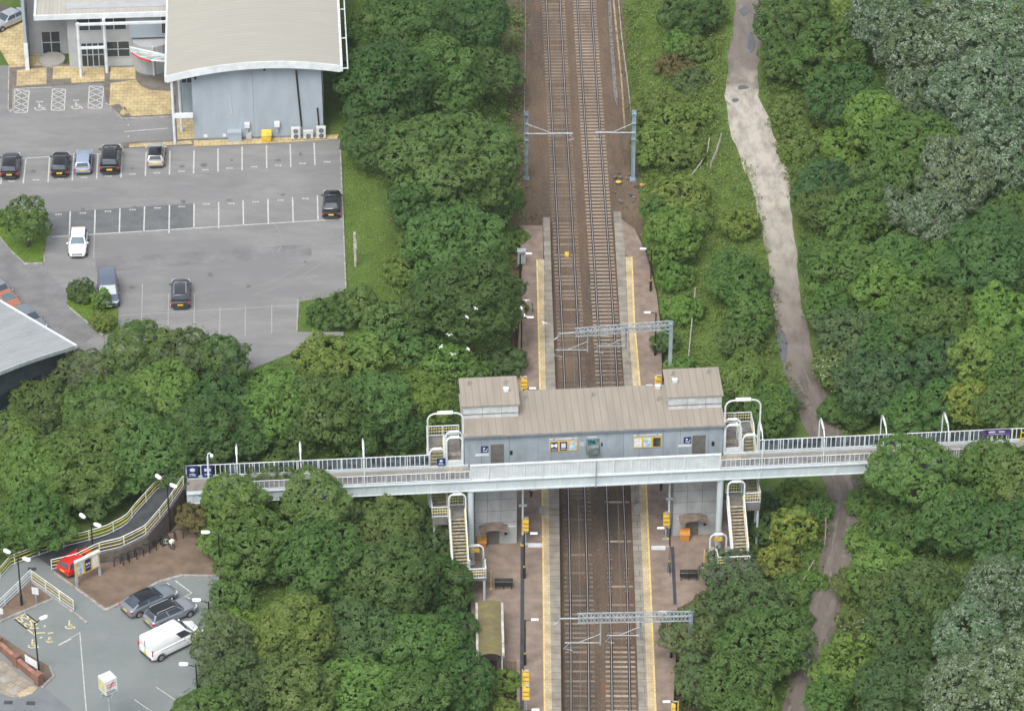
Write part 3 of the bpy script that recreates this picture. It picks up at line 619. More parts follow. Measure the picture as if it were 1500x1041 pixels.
m = MB(); m.box(10.86,10.93,-.55,-.49,8.9,11.75); m.build('joint_cover', mat('joint_grey', (.25,.27,.28)), br)

# arched lamp frames astride the deck
am = MB(); hoop(am, (0,-.32,0), (0,2.62,0), 3.85, .055, 1.0); am = am.mesh('frame', WHT)
lm = MB(); lm.box(-.09,.09,.5,1.7,3.75,3.80); lm = lm.mesh('luminaire', HEAD)
first = None
WHERE = ['nearest the blue signs at the ramp end', 'second from the ramp end of the footbridge', 'nearest the ticket hall on the ramp side', 'beside the far staircase', 'over the dirt track', 'over the treetops beyond the dirt track', 'nearest the purple banner at the far end']
for i, u in enumerate([-20.15, -14.65, -9.2, 25.0, 30.85, 36.3, 41.75]):
    if i == 3: u = 25.45
    t = BT('lamp_arch', 'white tubular lamp arch over the bridge deck, ' + WHERE[i], 'lamp arch', u, 0, DZ+.02, 'lamp arches along the footbridge')
    for nm, me in (('frame', am), ('luminaire', lm)):
        o = bpy.data.objects.new(nm, me); COL.objects.link(o); o.parent = t

# ticket hall bridging the tracks
th = BT('station_building', 'grey clad station building with brown ribbed roof spanning the tracks', 'station building', 0, 2.6, 0)
m = MB(); m.box(-.3,22.35,0,5.4,9.3,12.85); m.build('wall', CLAD, th)
m = MB()
for u in (1.15,3.6,6.1,7.25,13.6,15.0,17.1,18.6,21.1): m.box(u-.012,u+.012,-.006,-.001,9.7,12.7)
m.box(-.3,22.35,-.006,-.001,12.3,12.325); m.build('panel_joints', mat('joint_dark', (0.10,0.11,0.12), .8), th)
m = MB(); m.add([(-.45,-.25,12.80),(22.5,-.25,12.80),(22.5,5.75,13.2),(-.45,5.75,13.2),(-.45,-.25,12.96),(22.5,-.25,12.96),(22.5,5.75,13.36),(-.45,5.75,13.36)], [(0,3,2,1),(4,5,6,7),(0,1,5,4),(1,2,6,5),(2,3,7,6),(3,0,4,7)])
m.build('roof', ROOFB, th)
m = MB(); m.box(-.46,22.51,-.34,-.25,12.78,12.95); m.build('gutter', mat('gutter_grey', (.22,.225,.23), .6), th)
DOORM = mat('lift_door', (0.15,0.145,0.135), .45, .12, 2, metal=.2)
for u in (1.98, 19.7):
    m = MB(); m.box(u-.03,u+1.13,-.03,-.007,9.62,11.78); m.build('door', DOORM, th)
for u in (.75,18.55):
    m = MB(); m.box(u+.35,u+1.0,-.04,-.008,11.0,11.65); s_ = m.build('lift_sign', NAVY, th); m = MB(); m.ball((u+.62,-.045,11.42),.1,1,.1,1); m.tube([(u+.5,-.05,11.2),(u+.85,-.05,11.12),(u+.9,-.05,11.4)],.045,4); m.build('symbol', WHT, s_)
    m = MB(); m.box(u-.15,u+1.05,-.03,-.008,10.62,10.85); m.build('lettering_strip', WHT, th)
for u in (3.75,21.5):
    m = MB(); m.box(u-.12,u+.12,-.05,-.008,10.6,11.05); m.build('call_button', BLK, th)
# poster cases
def poster(u0, u1, cols):
    m = MB(); m.box(u0,u1,-.06,-.008,10.75,11.85); f = m.build('poster_case', YEL, th)
    n = len(cols); w = (u1-u0)/n
    for i, c in enumerate(cols):
        m = MB(); m.box(u0+i*w+.09,u0+(i+1)*w-.09,-.075,-.061,10.84,11.76); p_ = m.build('poster', MATS[c], f)
        if c == 'navy_sign':
            m = MB(); cx = u0+(i+.5)*w
            if i == 0:
                m.box(cx-.28,cx-.1,-.085,-.076,11.2,11.6); m.box(cx+.1,cx+.28,-.085,-.076,11.2,11.6); m.box(cx-.1,cx+.1,-.085,-.076,11.3,11.5)
            else:
                m.box(cx-.2,cx+.2,-.085,-.076,11.25,11.62); m.tube([(cx-.2,-.08,11.2),(cx+.2,-.08,11.2)],.05,4)
            m.box(cx-.25,cx+.25,-.085,-.076,10.98,11.03); m.build('symbol', WHT, p_)
mat('poster_white', (0.62,0.66,0.68), .5, .1, 5); mat('poster_map', (0.45,0.58,0.68), .5, .25, 4); mat('poster_dark', (0.05,0.07,0.06), .5, .5, 3)
poster(7.1,9.55,['navy_sign','navy_sign','poster_map']); poster(14.45,16.95,['poster_white','poster_map','poster_dark'])
for u0, u1 in ((7.1,9.55),(14.45,16.95)):
    m = MB()
    for a, b in ((0,.13),(.2,.82),(.88,1)): m.box(u0+(u1-u0)*a,u0+(u1-u0)*b,-.03,-.008,12.0,12.13)
    m.build('lettering_strip', WHT, th)
m = MB(); m.box(10.45,11.25,-.03,-.008,12.02,12.2); m.build('lettering_strip', WHT, th)
m = MB(); m.loft([[(10.3,-.02,z0),(11.5,-.02,z0),(11.4,-d,z0),(10.4,-d,z0)] for z0, d in ((10.35,.05),(10.5,.42),(11.2,.45),(11.3,.08),(11.9,.05))]); m.build('ticket_machine', mat('machine_grey', (.16,.20,.19), .4, .2, 3), th)
m = MB(); m.box(10.45,11.1,-.1,-.05,11.38,11.82); m.build('display', mat('machine_screen', (.03,.16,.19), .3, .6, 4), th)
m = MB(); m.box(9.75,10.25,-.02,-.007,11.2,11.6); m.build('notice', mat('pale_notice', (.42,.47,.46), .5, .2, 4), th)
m = MB(); m.box(11.62,11.78,-.03,-.008,11.1,11.45); m.build('notice', NAVY, th)
# plant rooms over the lift shafts and the shafts below
for k, (a, b) in enumerate(((-.3,4.55),(17.75,22.45))):
    m = MB(); m.add([(a,2.2,12.9),(b,2.2,12.9),(b,5.75,12.9),(a,5.75,12.9),(a,2.2,14.4),(b,2.2,14.4),(b,5.75,14.72),(a,5.75,14.72)], [(0,3,2,1),(0,1,5,4),(1,2,6,5),(2,3,7,6),(3,0,4,7),(4,5,6,7)])
    lp = m.build('lift_plant_room', mat('pale_grey_cladding', (0.45,0.48,0.49), .5, .1), th)
    m = MB(); m.add([(a-.14,2.06,14.38),(b+.12,2.06,14.38),(b+.12,5.95,14.73),(a-.14,5.95,14.73),(a-.14,2.06,14.5),(b+.12,2.06,14.5),(b+.12,5.95,14.85),(a-.14,5.95,14.85)], [(0,3,2,1),(4,5,6,7),(0,1,5,4),(1,2,6,5),(2,3,7,6),(3,0,4,7)])
    m.build('roof', ROOFB, lp)
    m = MB()
    for t in (.35,.7): u = a+(b-a)*t; m.box(u-.015,u+.015,2.185,2.199,12.95,14.35)
    m.box(a,b,2.15,2.199,13.52,13.56); m.build('panel_joints', MATS['joint_dark'], lp)
    m = MB(); v0 = (.55,4.25) if k == 0 else (18.15,22.3); a2, b2 = v0
    m.box(a2,b2,.02,5.2,.9,9.29); sh = m.build('lift_shaft', mat('shaft_cladding', (0.36,0.385,0.39), .55, .12, .6, streak=(1,1,.5)), th)
    m = MB()
    for z in (3.3,4.55,5.8,7.05,8.3): m.box(a2,b2,.008,.019,z,z+.025)
    for t in (.3,.62): m.box(a2+(b2-a2)*t-.012,a2+(b2-a2)*t+.012,.006,.0195,3.3,9.2)
    m.build('panel_joints', MATS['joint_dark'], sh)
    dx = a2+1.0 if k == 0 else a2+1.15
    m = MB(); m.box(dx,dx+1.15,-.01,.015,.96,3.0); m.build('lift_door', DOORM, sh)
    m = MB(); m.box(dx+1.6,dx+1.85,-.02,.018,1.9,2.35); m.build('call_button', BLK, sh)
    rows = []
    for i in range(9):
        t = i/8; rows.append([(dx-.65+2.5*t, y, 3.05 + .32*math.sin(math.pi*t)) for y in (.018,-1.15)])
    m = MB(); m.grid(rows); o_ = m.build('door_canopy', mat('canopy_brown', (0.20,0.155,0.13), .8, .2), sh, fix=False); sm = o_.modifiers.new('Solidify','SOLIDIFY'); sm.thickness = .1
    # strips beside canopy
    m = MB(); m.box(dx+1.6 if k == 0 else dx-.75, dx+2.6 if k == 0 else dx-.05,-.015,.018,2.75,2.88); m.build('lettering_strip', WHT, sh)
m = MB(); m.box(1.55+1.2,3.2,-.02,.018,2.95,3.15); m.build('notice', ORG, th)
# roof fittings: anchor brackets and a small cowl
def bracket(mb, u, v, z): mb.tube([(u,v,z),(u,v,z+.42),(u+.3,v-.1,z+.42)],.045,5); mb.cbox(u,v,z+.03,.3,.3,.06)
for u, v, z in ((.4,5.1,14.78),(3.6,5.0,14.77),(18.4,5.2,14.78),(21.6,5.2,14.78),(5.3,4.6,13.27),(11.3,4.6,13.27),(17.0,3.6,13.2)):
    m = MB(); bracket(m, u, v, z); m.build('safety_anchor', mat('anchor_grey', (.25,.24,.22), .6), th)
for u, v, z in ((3.6,3.9,14.66),(18.5,4.1,14.68),(17.15,5.2,13.33)):
    m = MB(); m.cbox(u,v,z+.16,.42,.3,.3); m.cbox(u,v,z+.33,.5,.38,.05); m.build('vent_cowl', WHT, th, bev=.02)
mirror = W(3.3+.9,-.0,0)
# convex mirrors / tannoy brackets on shaft corners
def cctv_post(label, u, v, sgn, group):
    t = BT('camera_post', label, 'camera post', u, v, .95, group)
    m = MB(); m.cyl((0,0,0),.085,6.9,10); m.build('post', WHT, t); m = MB(); m.cyl((0,0,.0),.11,1.15,10); m.build('post_base', mat('blue_grey_base', (.07,.12,.19), .6), t)
    m = MB(); m.cyl((0,0,1.15),.115,.2,10); m.cbox(0,-.05,.0,.45,.3,.22); m.build('hazard_band', YEL, t)
    m = MB(); m.tube([(0,0,6.6),(2.0*sgn,0,6.6)],.05,6); m.cbox(1.3*sgn,-.02,6.75,.5,.12,.14); m.build('bracket', GALV, t)
    m = MB(); m.cyl((.75*sgn,.1,5.2),.12,1.2,10,.16); m.cbox(.75*sgn,.1,6.5,.1,.1,.25); m.build('camera', BLK, t, smooth=True)
    m = MB(); m.cbox(.0,-.1,4.4,.7,.25,.12); m.build('crossarm', GALV, t)
cctv_post('white camera post on the corner of the lift shaft by the ramp shelter platform', 4.75, 2.3, 1, 'camera posts at the lift shafts')
cctv_post('white camera post on the corner of the lift shaft by the orange grit bin', 17.75, 2.3, -1, 'camera posts at the lift shafts')
for u, z, sg in ((5.75,8.1,1),):
    t = BT('convex_mirror', 'round pale convex mirror tucked under the bridge girder', 'mirror', u, 1.6, 7.6); m = MB(); m.ball((0,0,0),.6,1,.35,.55); m.build('mirror_bowl', mat('mirror_dull', (.42,.40,.34), .4, .2), t, smooth=True); m = MB(); m.tube([(0,.1,0),(0,.3,1.4)],.05,6); m.build('bracket', BLK, t)

# staircases ------------------------------------------------------
def staircase(name, label, um, du, sgn):
    """um = inner column start; sgn = which side the outer column lies"""
    T = BT('staircase', label, 'staircase', um, 2.6, 0, 'platform staircases')
    q = lambda u, v, z: (sgn*u, v-2.6, z)      # u outward from building
    def bx(m, u0, u1, v0, v1, z0, z1): a, b = sorted((sgn*u0, sgn*u1)); m.box(a, b, v0-2.6, v1-2.6, z0, z1)
    A0, A1, B0, B1 = .12, 1.42, 1.6, 2.95
    m = MB(); bx(m, A0,A1,2.61,5.85,9.42,DZ); bx(m, A0,B1,5.86,7.3,9.42,DZ); bx(m,.1,A1,2.3,2.60,9.601,9.61); m.build('landing', mat('landing_grey', (.17,.165,.155), .9, .15), T)
    m = MB(); bx(m, A0,A1,4.25,4.75,9.602,9.625); bx(m,A0,A1,1.5,2.6,9.602,9.615); m.build('tread_band', STEPM, T)
    def flight(u0, u1, v0, z0, vd, n, rise, going):
        f = None; tr = MB(); ri = MB()
        for i in range(n):
            va = v0 + vd*going*i; vb = v0 + vd*going*(i+1); z = z0 - rise*(i+1); a, b = sorted((va, vb))
            bx(tr, u0, u1, a, b, z-.05, z)
            bx(ri, u0+.02, u1-.02, a if vd > 0 else b-.03, a+.03 if vd > 0 else b, z-rise+.0, z-.051)
        f = tr.build('flight', STEPM, T); ri.build('risers', NOSE, f)
        st = MB(); dz = rise*n; L_ = going*n
        for u in (u0-.06, u1+.06):
            pts = [q(u, v0, z0-.15), q(u, v0+vd*L_, z0-dz-.15)]; st.tube(pts, .10, 4, ry=1.6)
        st.build('stringer', WHT, f)
        rl = MB(); yl = MB()
        for u in (u0-.05, u1+.05):
            a, b = Vector(q(u, v0, z0)), Vector(q(u, v0+vd*L_, z0-dz))
            rl.tube([a+Vector((0,0,1.05)), b+Vector((0,0,1.05))], .06, 6); rl.tube([a+Vector((0,0,.3)), b+Vector((0,0,.3))], .05, 5)
            for i in range(5): p = a.lerp(b, i/4); rl.tube([p, p+Vector((0,0,1.05))], .045, 5)
            n2 = 16
            for i in range(n2): p = a.lerp(b, (i+.5)/n2); rl.tube([p+Vector((0,0,.3)), p+Vector((0,0,1.05))], .016, 4, cap=False)
            o = Vector(((-.09 if u > u0 else .09)*sgn, 0, 0)); yl.tube([a+o+Vector((0,0,.85)), b+o+Vector((0,0,.85))], .035, 5)
        rl.build('handrail', WHT, f); yl.build('inner_handrail', PYEL, f)
    flight(B0, B1, 5.85, 9.6, -1, 18, .183, .25)          # under the deck to the middle landing
    z2 = 9.6-18*.183; vB = 5.85-4.5
    m = MB(); bx(m, A0,B1,vB-1.7,vB-.01,z2-.2,z2); bx(m,B0,B1,vB-1.75,vB-1.71,z2-.75,z2); m.build('landing', MATS['landing_grey'], T)
    flight(A0, A1, vB-1.7, z2, -1, 16, .178, .25)
    z3 = z2-16*.178; vC = vB-1.7-4.0
    dU = -1.35
    m = MB(); bx(m, dU,A1,vC-1.35,vC-.01,z3-.2,z3); m.build('landing', MATS['landing_grey'], T)
    flight(dU, -.08, vC, z3, 1, 14, (z3-.95)/14, .26)
    # landing guard rails
    def rails(name, pts, bars=True):
        m = MB(); railing(m, [q(*p) for p in pts], 1.1, .22, 1.5, 3, .05, bars, br=.02); m.build(name, WHT, T)
        m = MB(); 
        for h in (.55,.85):
            m.tube([Vector(q(*p))+Vector((0,-.06,h)) for p in pts], .035, 5)
        m.build('inner_handrail', PYEL, T)
    rails('guard_rail', [(A0,7.3,DZ),(B1,7.3,DZ),(B1,5.9,DZ)]); rails('guard_rail', [(A1+.08,2.7,DZ),(A1+.08,5.8,DZ)])
    rails('guard_rail', [(B1,vB-.1,z2),(B1,vB-1.66,z2),(B0,vB-1.66,z2)]); rails('guard_rail', [(A0,vB-.05,z2),(B0-.1,vB-.05,z2)])
    rails('guard_rail', [(A1,vC-1.3,z3),(dU,vC-1.3,z3),(dU,vC-.1,z3)])
    # support posts
    for u, v, z in ((B1-.1,7.2,9.4),(A0+.1,7.2,9.4),(B1-.15,vB-1.5,z2-.2),(B1-.15,vB-.2,z2-.2),(A1-.1,vC-1.2,z3-.2),(dU+.15,vC-1.2,z3-.2)):
        p = T.matrix_basis @ Vector(q(u, v, 0)); zb = max(g(p.x, p.y), .9) - .2
        m = MB(); m.tube([q(u,v,zb), q(u,v,z)], .11, 8); m.build('support_post', STEELB, T)
    m = MB(); bx(m, -.15,B1,5.6,7.25,g(*(T.matrix_basis @ Vector(q(1.5,6.5,0))).xy)-.2,.0) if False else None
    # hoops with strip lamps
    for (a, b, h) in (((A0-.05,2.66,DZ),(A1+.05,2.66,DZ),3.1), ((A0-.05,3.5,DZ),(A1+.05,3.5,DZ),3.1), ((B0+.05,2.66,DZ),(B1,2.66,DZ),1.95), ((A0-.08,vB-1.75,z2),(A1+.08,vB-1.75,z2),2.5), ((dU-.1,vC+3.4,.95),(.0,vC+3.4,.95),2.6)):
        m = MB(); hoop(m, q(*a), q(*b), h, .085, .5); ho = m.build('lamp_hoop', WHT, T)
        c = (Vector(q(*a))+Vector(q(*b)))/2 + Vector((0,0,h)); m = MB(); m.cbox(c.x,c.y,c.z,.75,.22,.14); m.build('strip_lamp', HEAD, ho)
    m = MB(); hoop(m, q(-.0,2.75,DZ), q(3.1,2.75,DZ), 5.6, .075, .7); ho = m.build('lamp_hoop', WHT, T)
    c = Vector(q(1.55,2.75,DZ+5.6)); m = MB(); m.cbox(c.x,c.y,c.z+.08,1.35,.26,.2); m.build('strip_lamp', HEAD, ho)
    # white toe board at the head of the walkway, hazard sign on the foot hoop
    m = MB(); bx(m,A0+.04,A1-.04,2.72,2.78,9.66,10.2); m.build('toe_board', WHT, T)
    m = MB(); c = q(-.75,vC+3.3,3.1); m.cbox(c[0],c[1],c[2],.7,.06,.4); m.build('hazard_sign', YEL, T)
    return T
staircase('staircase', 'white railed staircase zigzagging down beside the dense trees to the shelter platform', -.42, 1, -1)
staircase('staircase', 'white railed staircase zigzagging down to the orange grit bin platform, half hidden by shrubs', 22.5, 1, 1)

def small_sign(name, label, cat, p, rz, w, h, m_, z, sym=None, post=None, group=None, t=.05):
    T = thing(name, label, cat, p, rz, group)
    m = MB(); m.box(-w/2,w/2,-t/2,t/2,z,z+h); b = m.build('sign_panel', m_, T, bev=.01)
    if sym: m = MB(); sym(m, -t/2-.006, z, w, h); m.build('symbol', WHT, b)
    if post:
        for x in post: m = MB(); m.cyl((x,.06,0),.04,z+h*.9,8); m.build('post', GALV, T)
    return T
def sym_rows(m, y, z, w, h): m.box(-w*.3,w*.3,y-.005,y,z+h*.15,z+h*.22); m.box(-w*.3,w*.2,y-.005,y,z+h*.28,z+h*.34); m.ball((0,y,z+h*.65),h*.16,1.2,.1,1)
def sym_two(m, y, z, w, h): m.box(-w*.3,-w*.06,y-.005,y,z+h*.5,z+h*.72); m.box(w*.08,w*.3,y-.005,y,z+h*.5,z+h*.72); m.box(-w*.3,w*.3,y-.005,y,z+h*.2,z+h*.26)
p = W(-24.05,2.38,9.7); small_sign('blue_sign', 'dark blue sign at the ramp end of the bridge, the outer of the pair', 'sign', p, BA, .92, 1.25, NAVY, .15, sym_rows, (0,))
p = W(-22.75,2.38,9.7); small_sign('blue_sign', 'dark blue sign on the bridge end beside the white camera pole', 'sign', p, BA, .92, 1.25, NAVY, .15, sym_two, (0,))
p = W(-2.4,2.36,9.62); small_sign('blue_sign', 'small blue and white sign on the railing at the head of the shelter side steps', 'sign', p, BA, .75, .75, NAVY, .35, sym_rows, (-.2,.2))
p = W(46.6,2.38,9.8); small_sign('banner', 'purple and navy banner tied to the bridge railing at the far end', 'banner', p, BA, 2.4, .62, mat('purple_banner', (0.09,0.06,0.22), .6, .45, 1.2), .7, sym_two, (-1.15,1.15))
T = BT('barrier', 'yellow tubular barrier beyond the purple banner at the far bridge end', 'barrier', 50.2, 2.35, 9.62); m = MB()
for h in (.45,1.05): m.tube([(-1.4,0,h),(2.2,0,h)],.05,6)
for x in (-1.4,.4,2.2): m.tube([(x,0,0),(x,0,1.05)],.05,6)
m.build('frame', YEL, T)
# ------------------------------------------------------------------ overhead line equipment
def lattice(m, a, b, w=.55, h=.55, n=14, r=.05):
    a, b = Vector(a), Vector(b); d = (b-a).normalized(); s = Vector((-d.y, d.x, 0)).normalized()*(w/2); u = Vector((0,0,h/2))
    cs = [s+u, s-u, -s-u, -s+u]
    for c in cs: m.tube([a+c, b+c], r, 4)
    for i in range(n):
        p, q = a.lerp(b, i/n), a.lerp(b, (i+1)/n); mid = a.lerp(b, (i+.5)/n)
        for c1, c2 in ((cs[0],cs[1]),(cs[1],cs[2]),(cs[2],cs[3]),(cs[3],cs[0])): m.tube([p+c1, mid+c2], r*.6, 4, cap=False); m.tube([mid+c2, q+c1], r*.6, 4, cap=False)
def arm(m, x0, x1, y, z, drop=.9):
    """cantilever with registration arm, x0 support side, x1 over the track"""
    m.tube([(x0,y,z),(x1,y,z)], .04, 6); m.tube([(x0,y,z+.95),(x0+(x1-x0)*.62,y,z+.02)], .035, 6)
    m.tube([(x0+(x1-x0)*.85,y,z),(x1+(x1-x0)*.04,y-.1,z-.55),(x0+(x1-x0)*.78,y-.12,z-.72)], .028, 5)
def mast(label, px, py, top, sg, length, m_):
    p = P(px, py, 0); T = thing('overhead_line_mast', label, 'mast', p, 0, 'overhead line masts beyond the platforms')
    m = MB(); m.box(-.17,.17,-.02,.02,0,top); m.box(-.19,-.14,-.2,.2,0,top); m.box(.14,.19,-.2,.2,0,top); m.box(-.3,.3,-.3,.3,-.3,.18)
    for z in (top-.4, top-1.5, top-2.6, top-3.4): m.box(-.22,.22,-.23,.23,z,z+.12)
    m.build('mast', m_, T)
    m = MB(); z = top-2.5; m.tube([(0,-.2,z),(sg*length,-.2,z)], .055, 6); m.tube([(sg*length*.5,-.2,z+.02),(sg*length,-.2,z+.05)], .07, 6)
    m.tube([(0,-.2,z+1.15),(sg*length*.52,-.2,z+.12)], .035, 6)
    for k in range(9): t = k/9; m.ball((sg*length*.52*t,-.2,z+1.15-1.03*t), .065, n=6, m=4)
    m.tube([(sg*length*.93,-.2,z),(sg*(length+.15),-.3,z-.6),(sg*(length-.5),-.3,z-.75)], .03, 5); m.build('cantilever', GALV, T)
    return T
mast('grey lattice-free mast with cantilever arm, in front of the big dark trees', 771, 262, 8.0, 1, 4.7, MASTM)['label'] = 'dark grey overhead line mast beside the big dark green trees'
mast('blue grey overhead line mast beside the yellowish scrub', 927, 263, 8.2, -1, 3.9, mat('blue_mast', (0.25,0.34,0.40), .5, .1, 1.2))
def gantry(label, pa, pb, z, post, drops, ext, arms):
    a, b = P(*pa, z), P(*pb, z); T = thing('overhead_line_gantry', label, 'gantry', (b.x, b.y, max(g(b.x,b.y),.3)), 0, 'overhead line gantries at the station'); O = T.location
    A, B = a - O, b - O
    m = MB(); lattice(m, A, B, .62, .55, 13 if post else 15); m.build('lattice_boom', GALV, T)
    m = MB(); m.box(-.17,.17,-.2,-.14,0,z+.35-O.z); m.box(-.17,.17,.14,.2,0,z+.35-O.z); m.box(-.02,.02,-.14,.14,0,z+.35-O.z); m.tube([(0,0,z-1.0-O.z), A.lerp(B,.8)-Vector((0,0,.2))], .06, 4); m.build('post', MASTM if not post else mat('gantry_post', (.30,.36,.42), .5, .1, 1), T)
    m = MB(); d = (A-B).normalized(); m.tube([A, A+d*1.5, A+d*1.62+Vector((0,0,-.4)), A+d*1.95+Vector((0,0,-.6))], .065, 6); m.build('bracket_tube', GALV, T)
    for i, (px, dl) in enumerate(drops):
        t = (px-pa[0])/(pb[0]-pa[0]); p = A.lerp(B, t); m = MB(); m.tube([p+Vector((0,0,.35)), p-Vector((0,0,dl))], .07, 6); m.build('drop_tube', MASTM if i else GALV, T)
        m = MB(); e = p - Vector((0,0,dl-.25)); arm(m, e.x, e.x-arms[i], e.y, e.z); m.build('registration_arm', GALV, T)
gantry('grey lattice gantry reaching over both tracks just beyond the station building', (842,487), (983,476), 7.0, True, [(861,2.3),(917,2.2)], 1, [3.0,2.7])
gantry('grey lattice gantry reaching over both tracks on the near side of the footbridge', (846,905), (1012,902), 7.0, False, [(880,2.9),(938,2.2)], 1, [3.0,2.8])
WIREM = mat('copper_wire', (.12,.11,.10), .5, .1)
for fx, lab in ((LX,'thin overhead wire pair above the dull brown sleepered track'),(RX,'thin overhead wire pair above the pale sleepered track')):
    T = thing('overhead_wire', lab, 'overhead wire', (float(fx(0)),0,0), 0, 'overhead wires'); m = MB(); ys_ = [-70,-50,-28,-6,13,32,60,92]
    m.tube([(float(fx(min(y,90)))-T.location.x,y,4.75) for y in ys_], .018, 4); m.build('contact_wire', WIREM, T)
    m = MB(); pts = []
    for a, b in zip(ys_[:-1], ys_[1:]):
        for k in range(5): y = a+(b-a)*k/5; pts.append((float(fx(min(y,90)))-T.location.x, y, 5.6-.5*math.sin(math.pi*k/5)))
    m.tube(pts, .018, 4); m.build('catenary_wire', WIREM, T)

# ------------------------------------------------------------------ platform furniture
def platform_lamp(px, py, sg, label, grp='platform lamp posts'):
    T = thing('lamp_post', label, 'lamp post', P(px, py, .95), 0, grp)
    m = MB(); m.tube([(0,0,0),(0,0,1.15),(0,0,1.2),(0,0,4.8)], [.13,.13,.075,.06], 8); m.tube([(0,0,4.72),(sg*.55,0,4.85)], .04, 6); m.build('post', BLK, T)
    m = MB(); m.cyl((0,0,1.2),.1,.14,8); m.build('band', YEL, T)
    m = MB(); m.box(*(sorted((sg*.5, sg*1.15))), -.13,.13,4.80,4.92); m.build('lamp_head', HEAD, T, bev=.05)
for px, py, l in [(762,433,'at the far end of the steps-side platform, by the tree overhang'),(764,527,'second from the far end of the steps-side platform'),(767,632,'behind the station building on the steps-side platform'),(768,846,'beside the black bench on the steps-side platform'),(769,973,'beside the pair of stacked yellow monitor housings'),(769.5,1106,'at the near edge of the steps-side platform')]:
    platform_lamp(px, py, 1, 'black white-headed lamp ' + l)
for px, py, l in [(953,426,'at the far end of the grit bin platform'),(959.5,520,'beside the lattice gantry post, grit bin platform'),(963,628,'behind the station building on the grit bin platform'),(980,838,'in front of the orange grit bin platform lift'),(983,962,'by the willowy shrub on the grit bin platform'),(989,1094,'at the near edge of the grit bin platform')]:
    platform_lamp(px, py, -1, 'black white-headed lamp ' + l)
def monitor(px, py, sg, label):
    T = thing('monitor_housing', label, 'monitor housing', P(px, py, .95), 0, 'yellow monitor housings on the platforms'); T.scale = (.78,.8,.88)
    m = MB(); m.cyl((0,0,0),.07,3.3,8); m.box(-.35,.35,-.12,.12,0,.05); m.tube([(-.3,0,1.55),(.3,0,1.55)],.04,6); m.build('post', GALV, T)
    m = MB()
    for k in range(3): z = 1.85+k*.5; m.add([(-.33,-.3,z),(.33,-.3,z),(.33,.3,z+.12),(-.33,.3,z+.12),(-.33,-.24,z+.26),(.33,-.24,z+.26),(.33,.3,z+.33),(-.33,.3,z+.33)], [(0,3,2,1),(4,5,6,7),(0,1,5,4),(1,2,6,5),(2,3,7,6),(3,0,4,7)])
    m.box(-.40*sg-.04,-.40*sg+.04,-.28,.2,1.8,3.4); m.build('housing', YEL, T)
    m = MB(); m.box(-.12,.3,-.2,.1,3.34,3.42); m.build('cap', GALV, T)
for px, py, sg, l in [(768,590,1,'behind the station building, steps side'),(770,797,1,'between bridge and black bench, steps side'),(770.5,1022,1,'upper of the stacked pair at the near end, steps side'),(771,1044,1,'lower of the stacked pair at the near end, steps side'),(962.5,588,-1,'behind the station building, dirt track side'),(975,789,-1,'beside the orange grit bin'),(987,1068,-1,'at the near end, dirt track side')]:
    monitor(px, py, sg, 'yellow three-tier monitor housing, ' + l)
for px, py, sg, l in [(767.5,842,1,'steps side platform'),(979.5,846,-1,'grit bin platform')]:
    p = P(px, py, .95); T = thing('platform_sign', 'long narrow white hanging sign on a post, ' + l, 'sign', p+Vector((0,.06,0)), 0, 'white platform signs'); m = MB(); m.box(*sorted((sg*.35,sg*1.6)),-.05,.05,3.05,3.4); m.build('sign_panel', WHT, T); m = MB(); m.tube([(0,0,0),(0,0,3.45),(sg*1.5,0,3.45)], .035, 6); m.build('post', GALV, T)
def bench(px, py, rz, label):
    T = thing('bench', label, 'bench', P(px, py, .95), rz, 'black platform benches')
    m = MB(); [m.box(-.8,.8,-.25+k*.13,-.15+k*.13,.42,.46) for k in range(4)]; m.build('seat', BLK, T)
    m = MB(); [m.box(-.8,.8,.27,.31,.52+k*.12,.61+k*.12) for k in range(3)]; m.build('backrest', DKG, T)
    for x in (-.7,0,.7): m = MB(); m.tube([(x,-.2,0),(x,-.2,.42)],.03,5); m.tube([(x,.28,0),(x,.3,.85)],.03,5); m.build('leg', BLK, T)
bench(738,861,0,'black metal bench beside the ramp shelter roof'); bench(1009,848,0,'black metal bench near the purple flowering shrub')
def gritbin(px, py, label, s=1):
    T = thing('grit_bin', label, 'grit bin', P(px, py, .95), 0, 'orange grit bins'); m = MB(); m.loft([[(-.36*s,-.28*s,0),(.36*s,-.28*s,0),(.36*s,.28*s,0),(-.36*s,.28*s,0)],[(-.43*s,-.35*s,.75*s),(.43*s,-.35*s,.75*s),(.43*s,.35*s,.75*s),(-.43*s,.35*s,.75*s)]]); m.build('bin', ORG, T, bev=.04)
    m = MB(); m.add([(-.47*s,-.4*s,.72*s),(.47*s,-.4*s,.72*s),(.47*s,.4*s,.85*s),(-.47*s,.4*s,.85*s),(-.47*s,-.4*s,.80*s),(.47*s,-.4*s,.80*s),(.47*s,.4*s,1.0*s),(-.47*s,.4*s,1.0*s)], [(0,3,2,1),(4,5,6,7),(0,1,5,4),(1,2,6,5),(2,3,7,6),(3,0,4,7)]); m.build('lid', ORG, T, bev=.03)
gritbin(1003,790,'orange grit bin beside the lift door on the dirt track side'); gritbin(706,801,'orange grit bin behind the lamp hoop at the foot of the steps', .9)
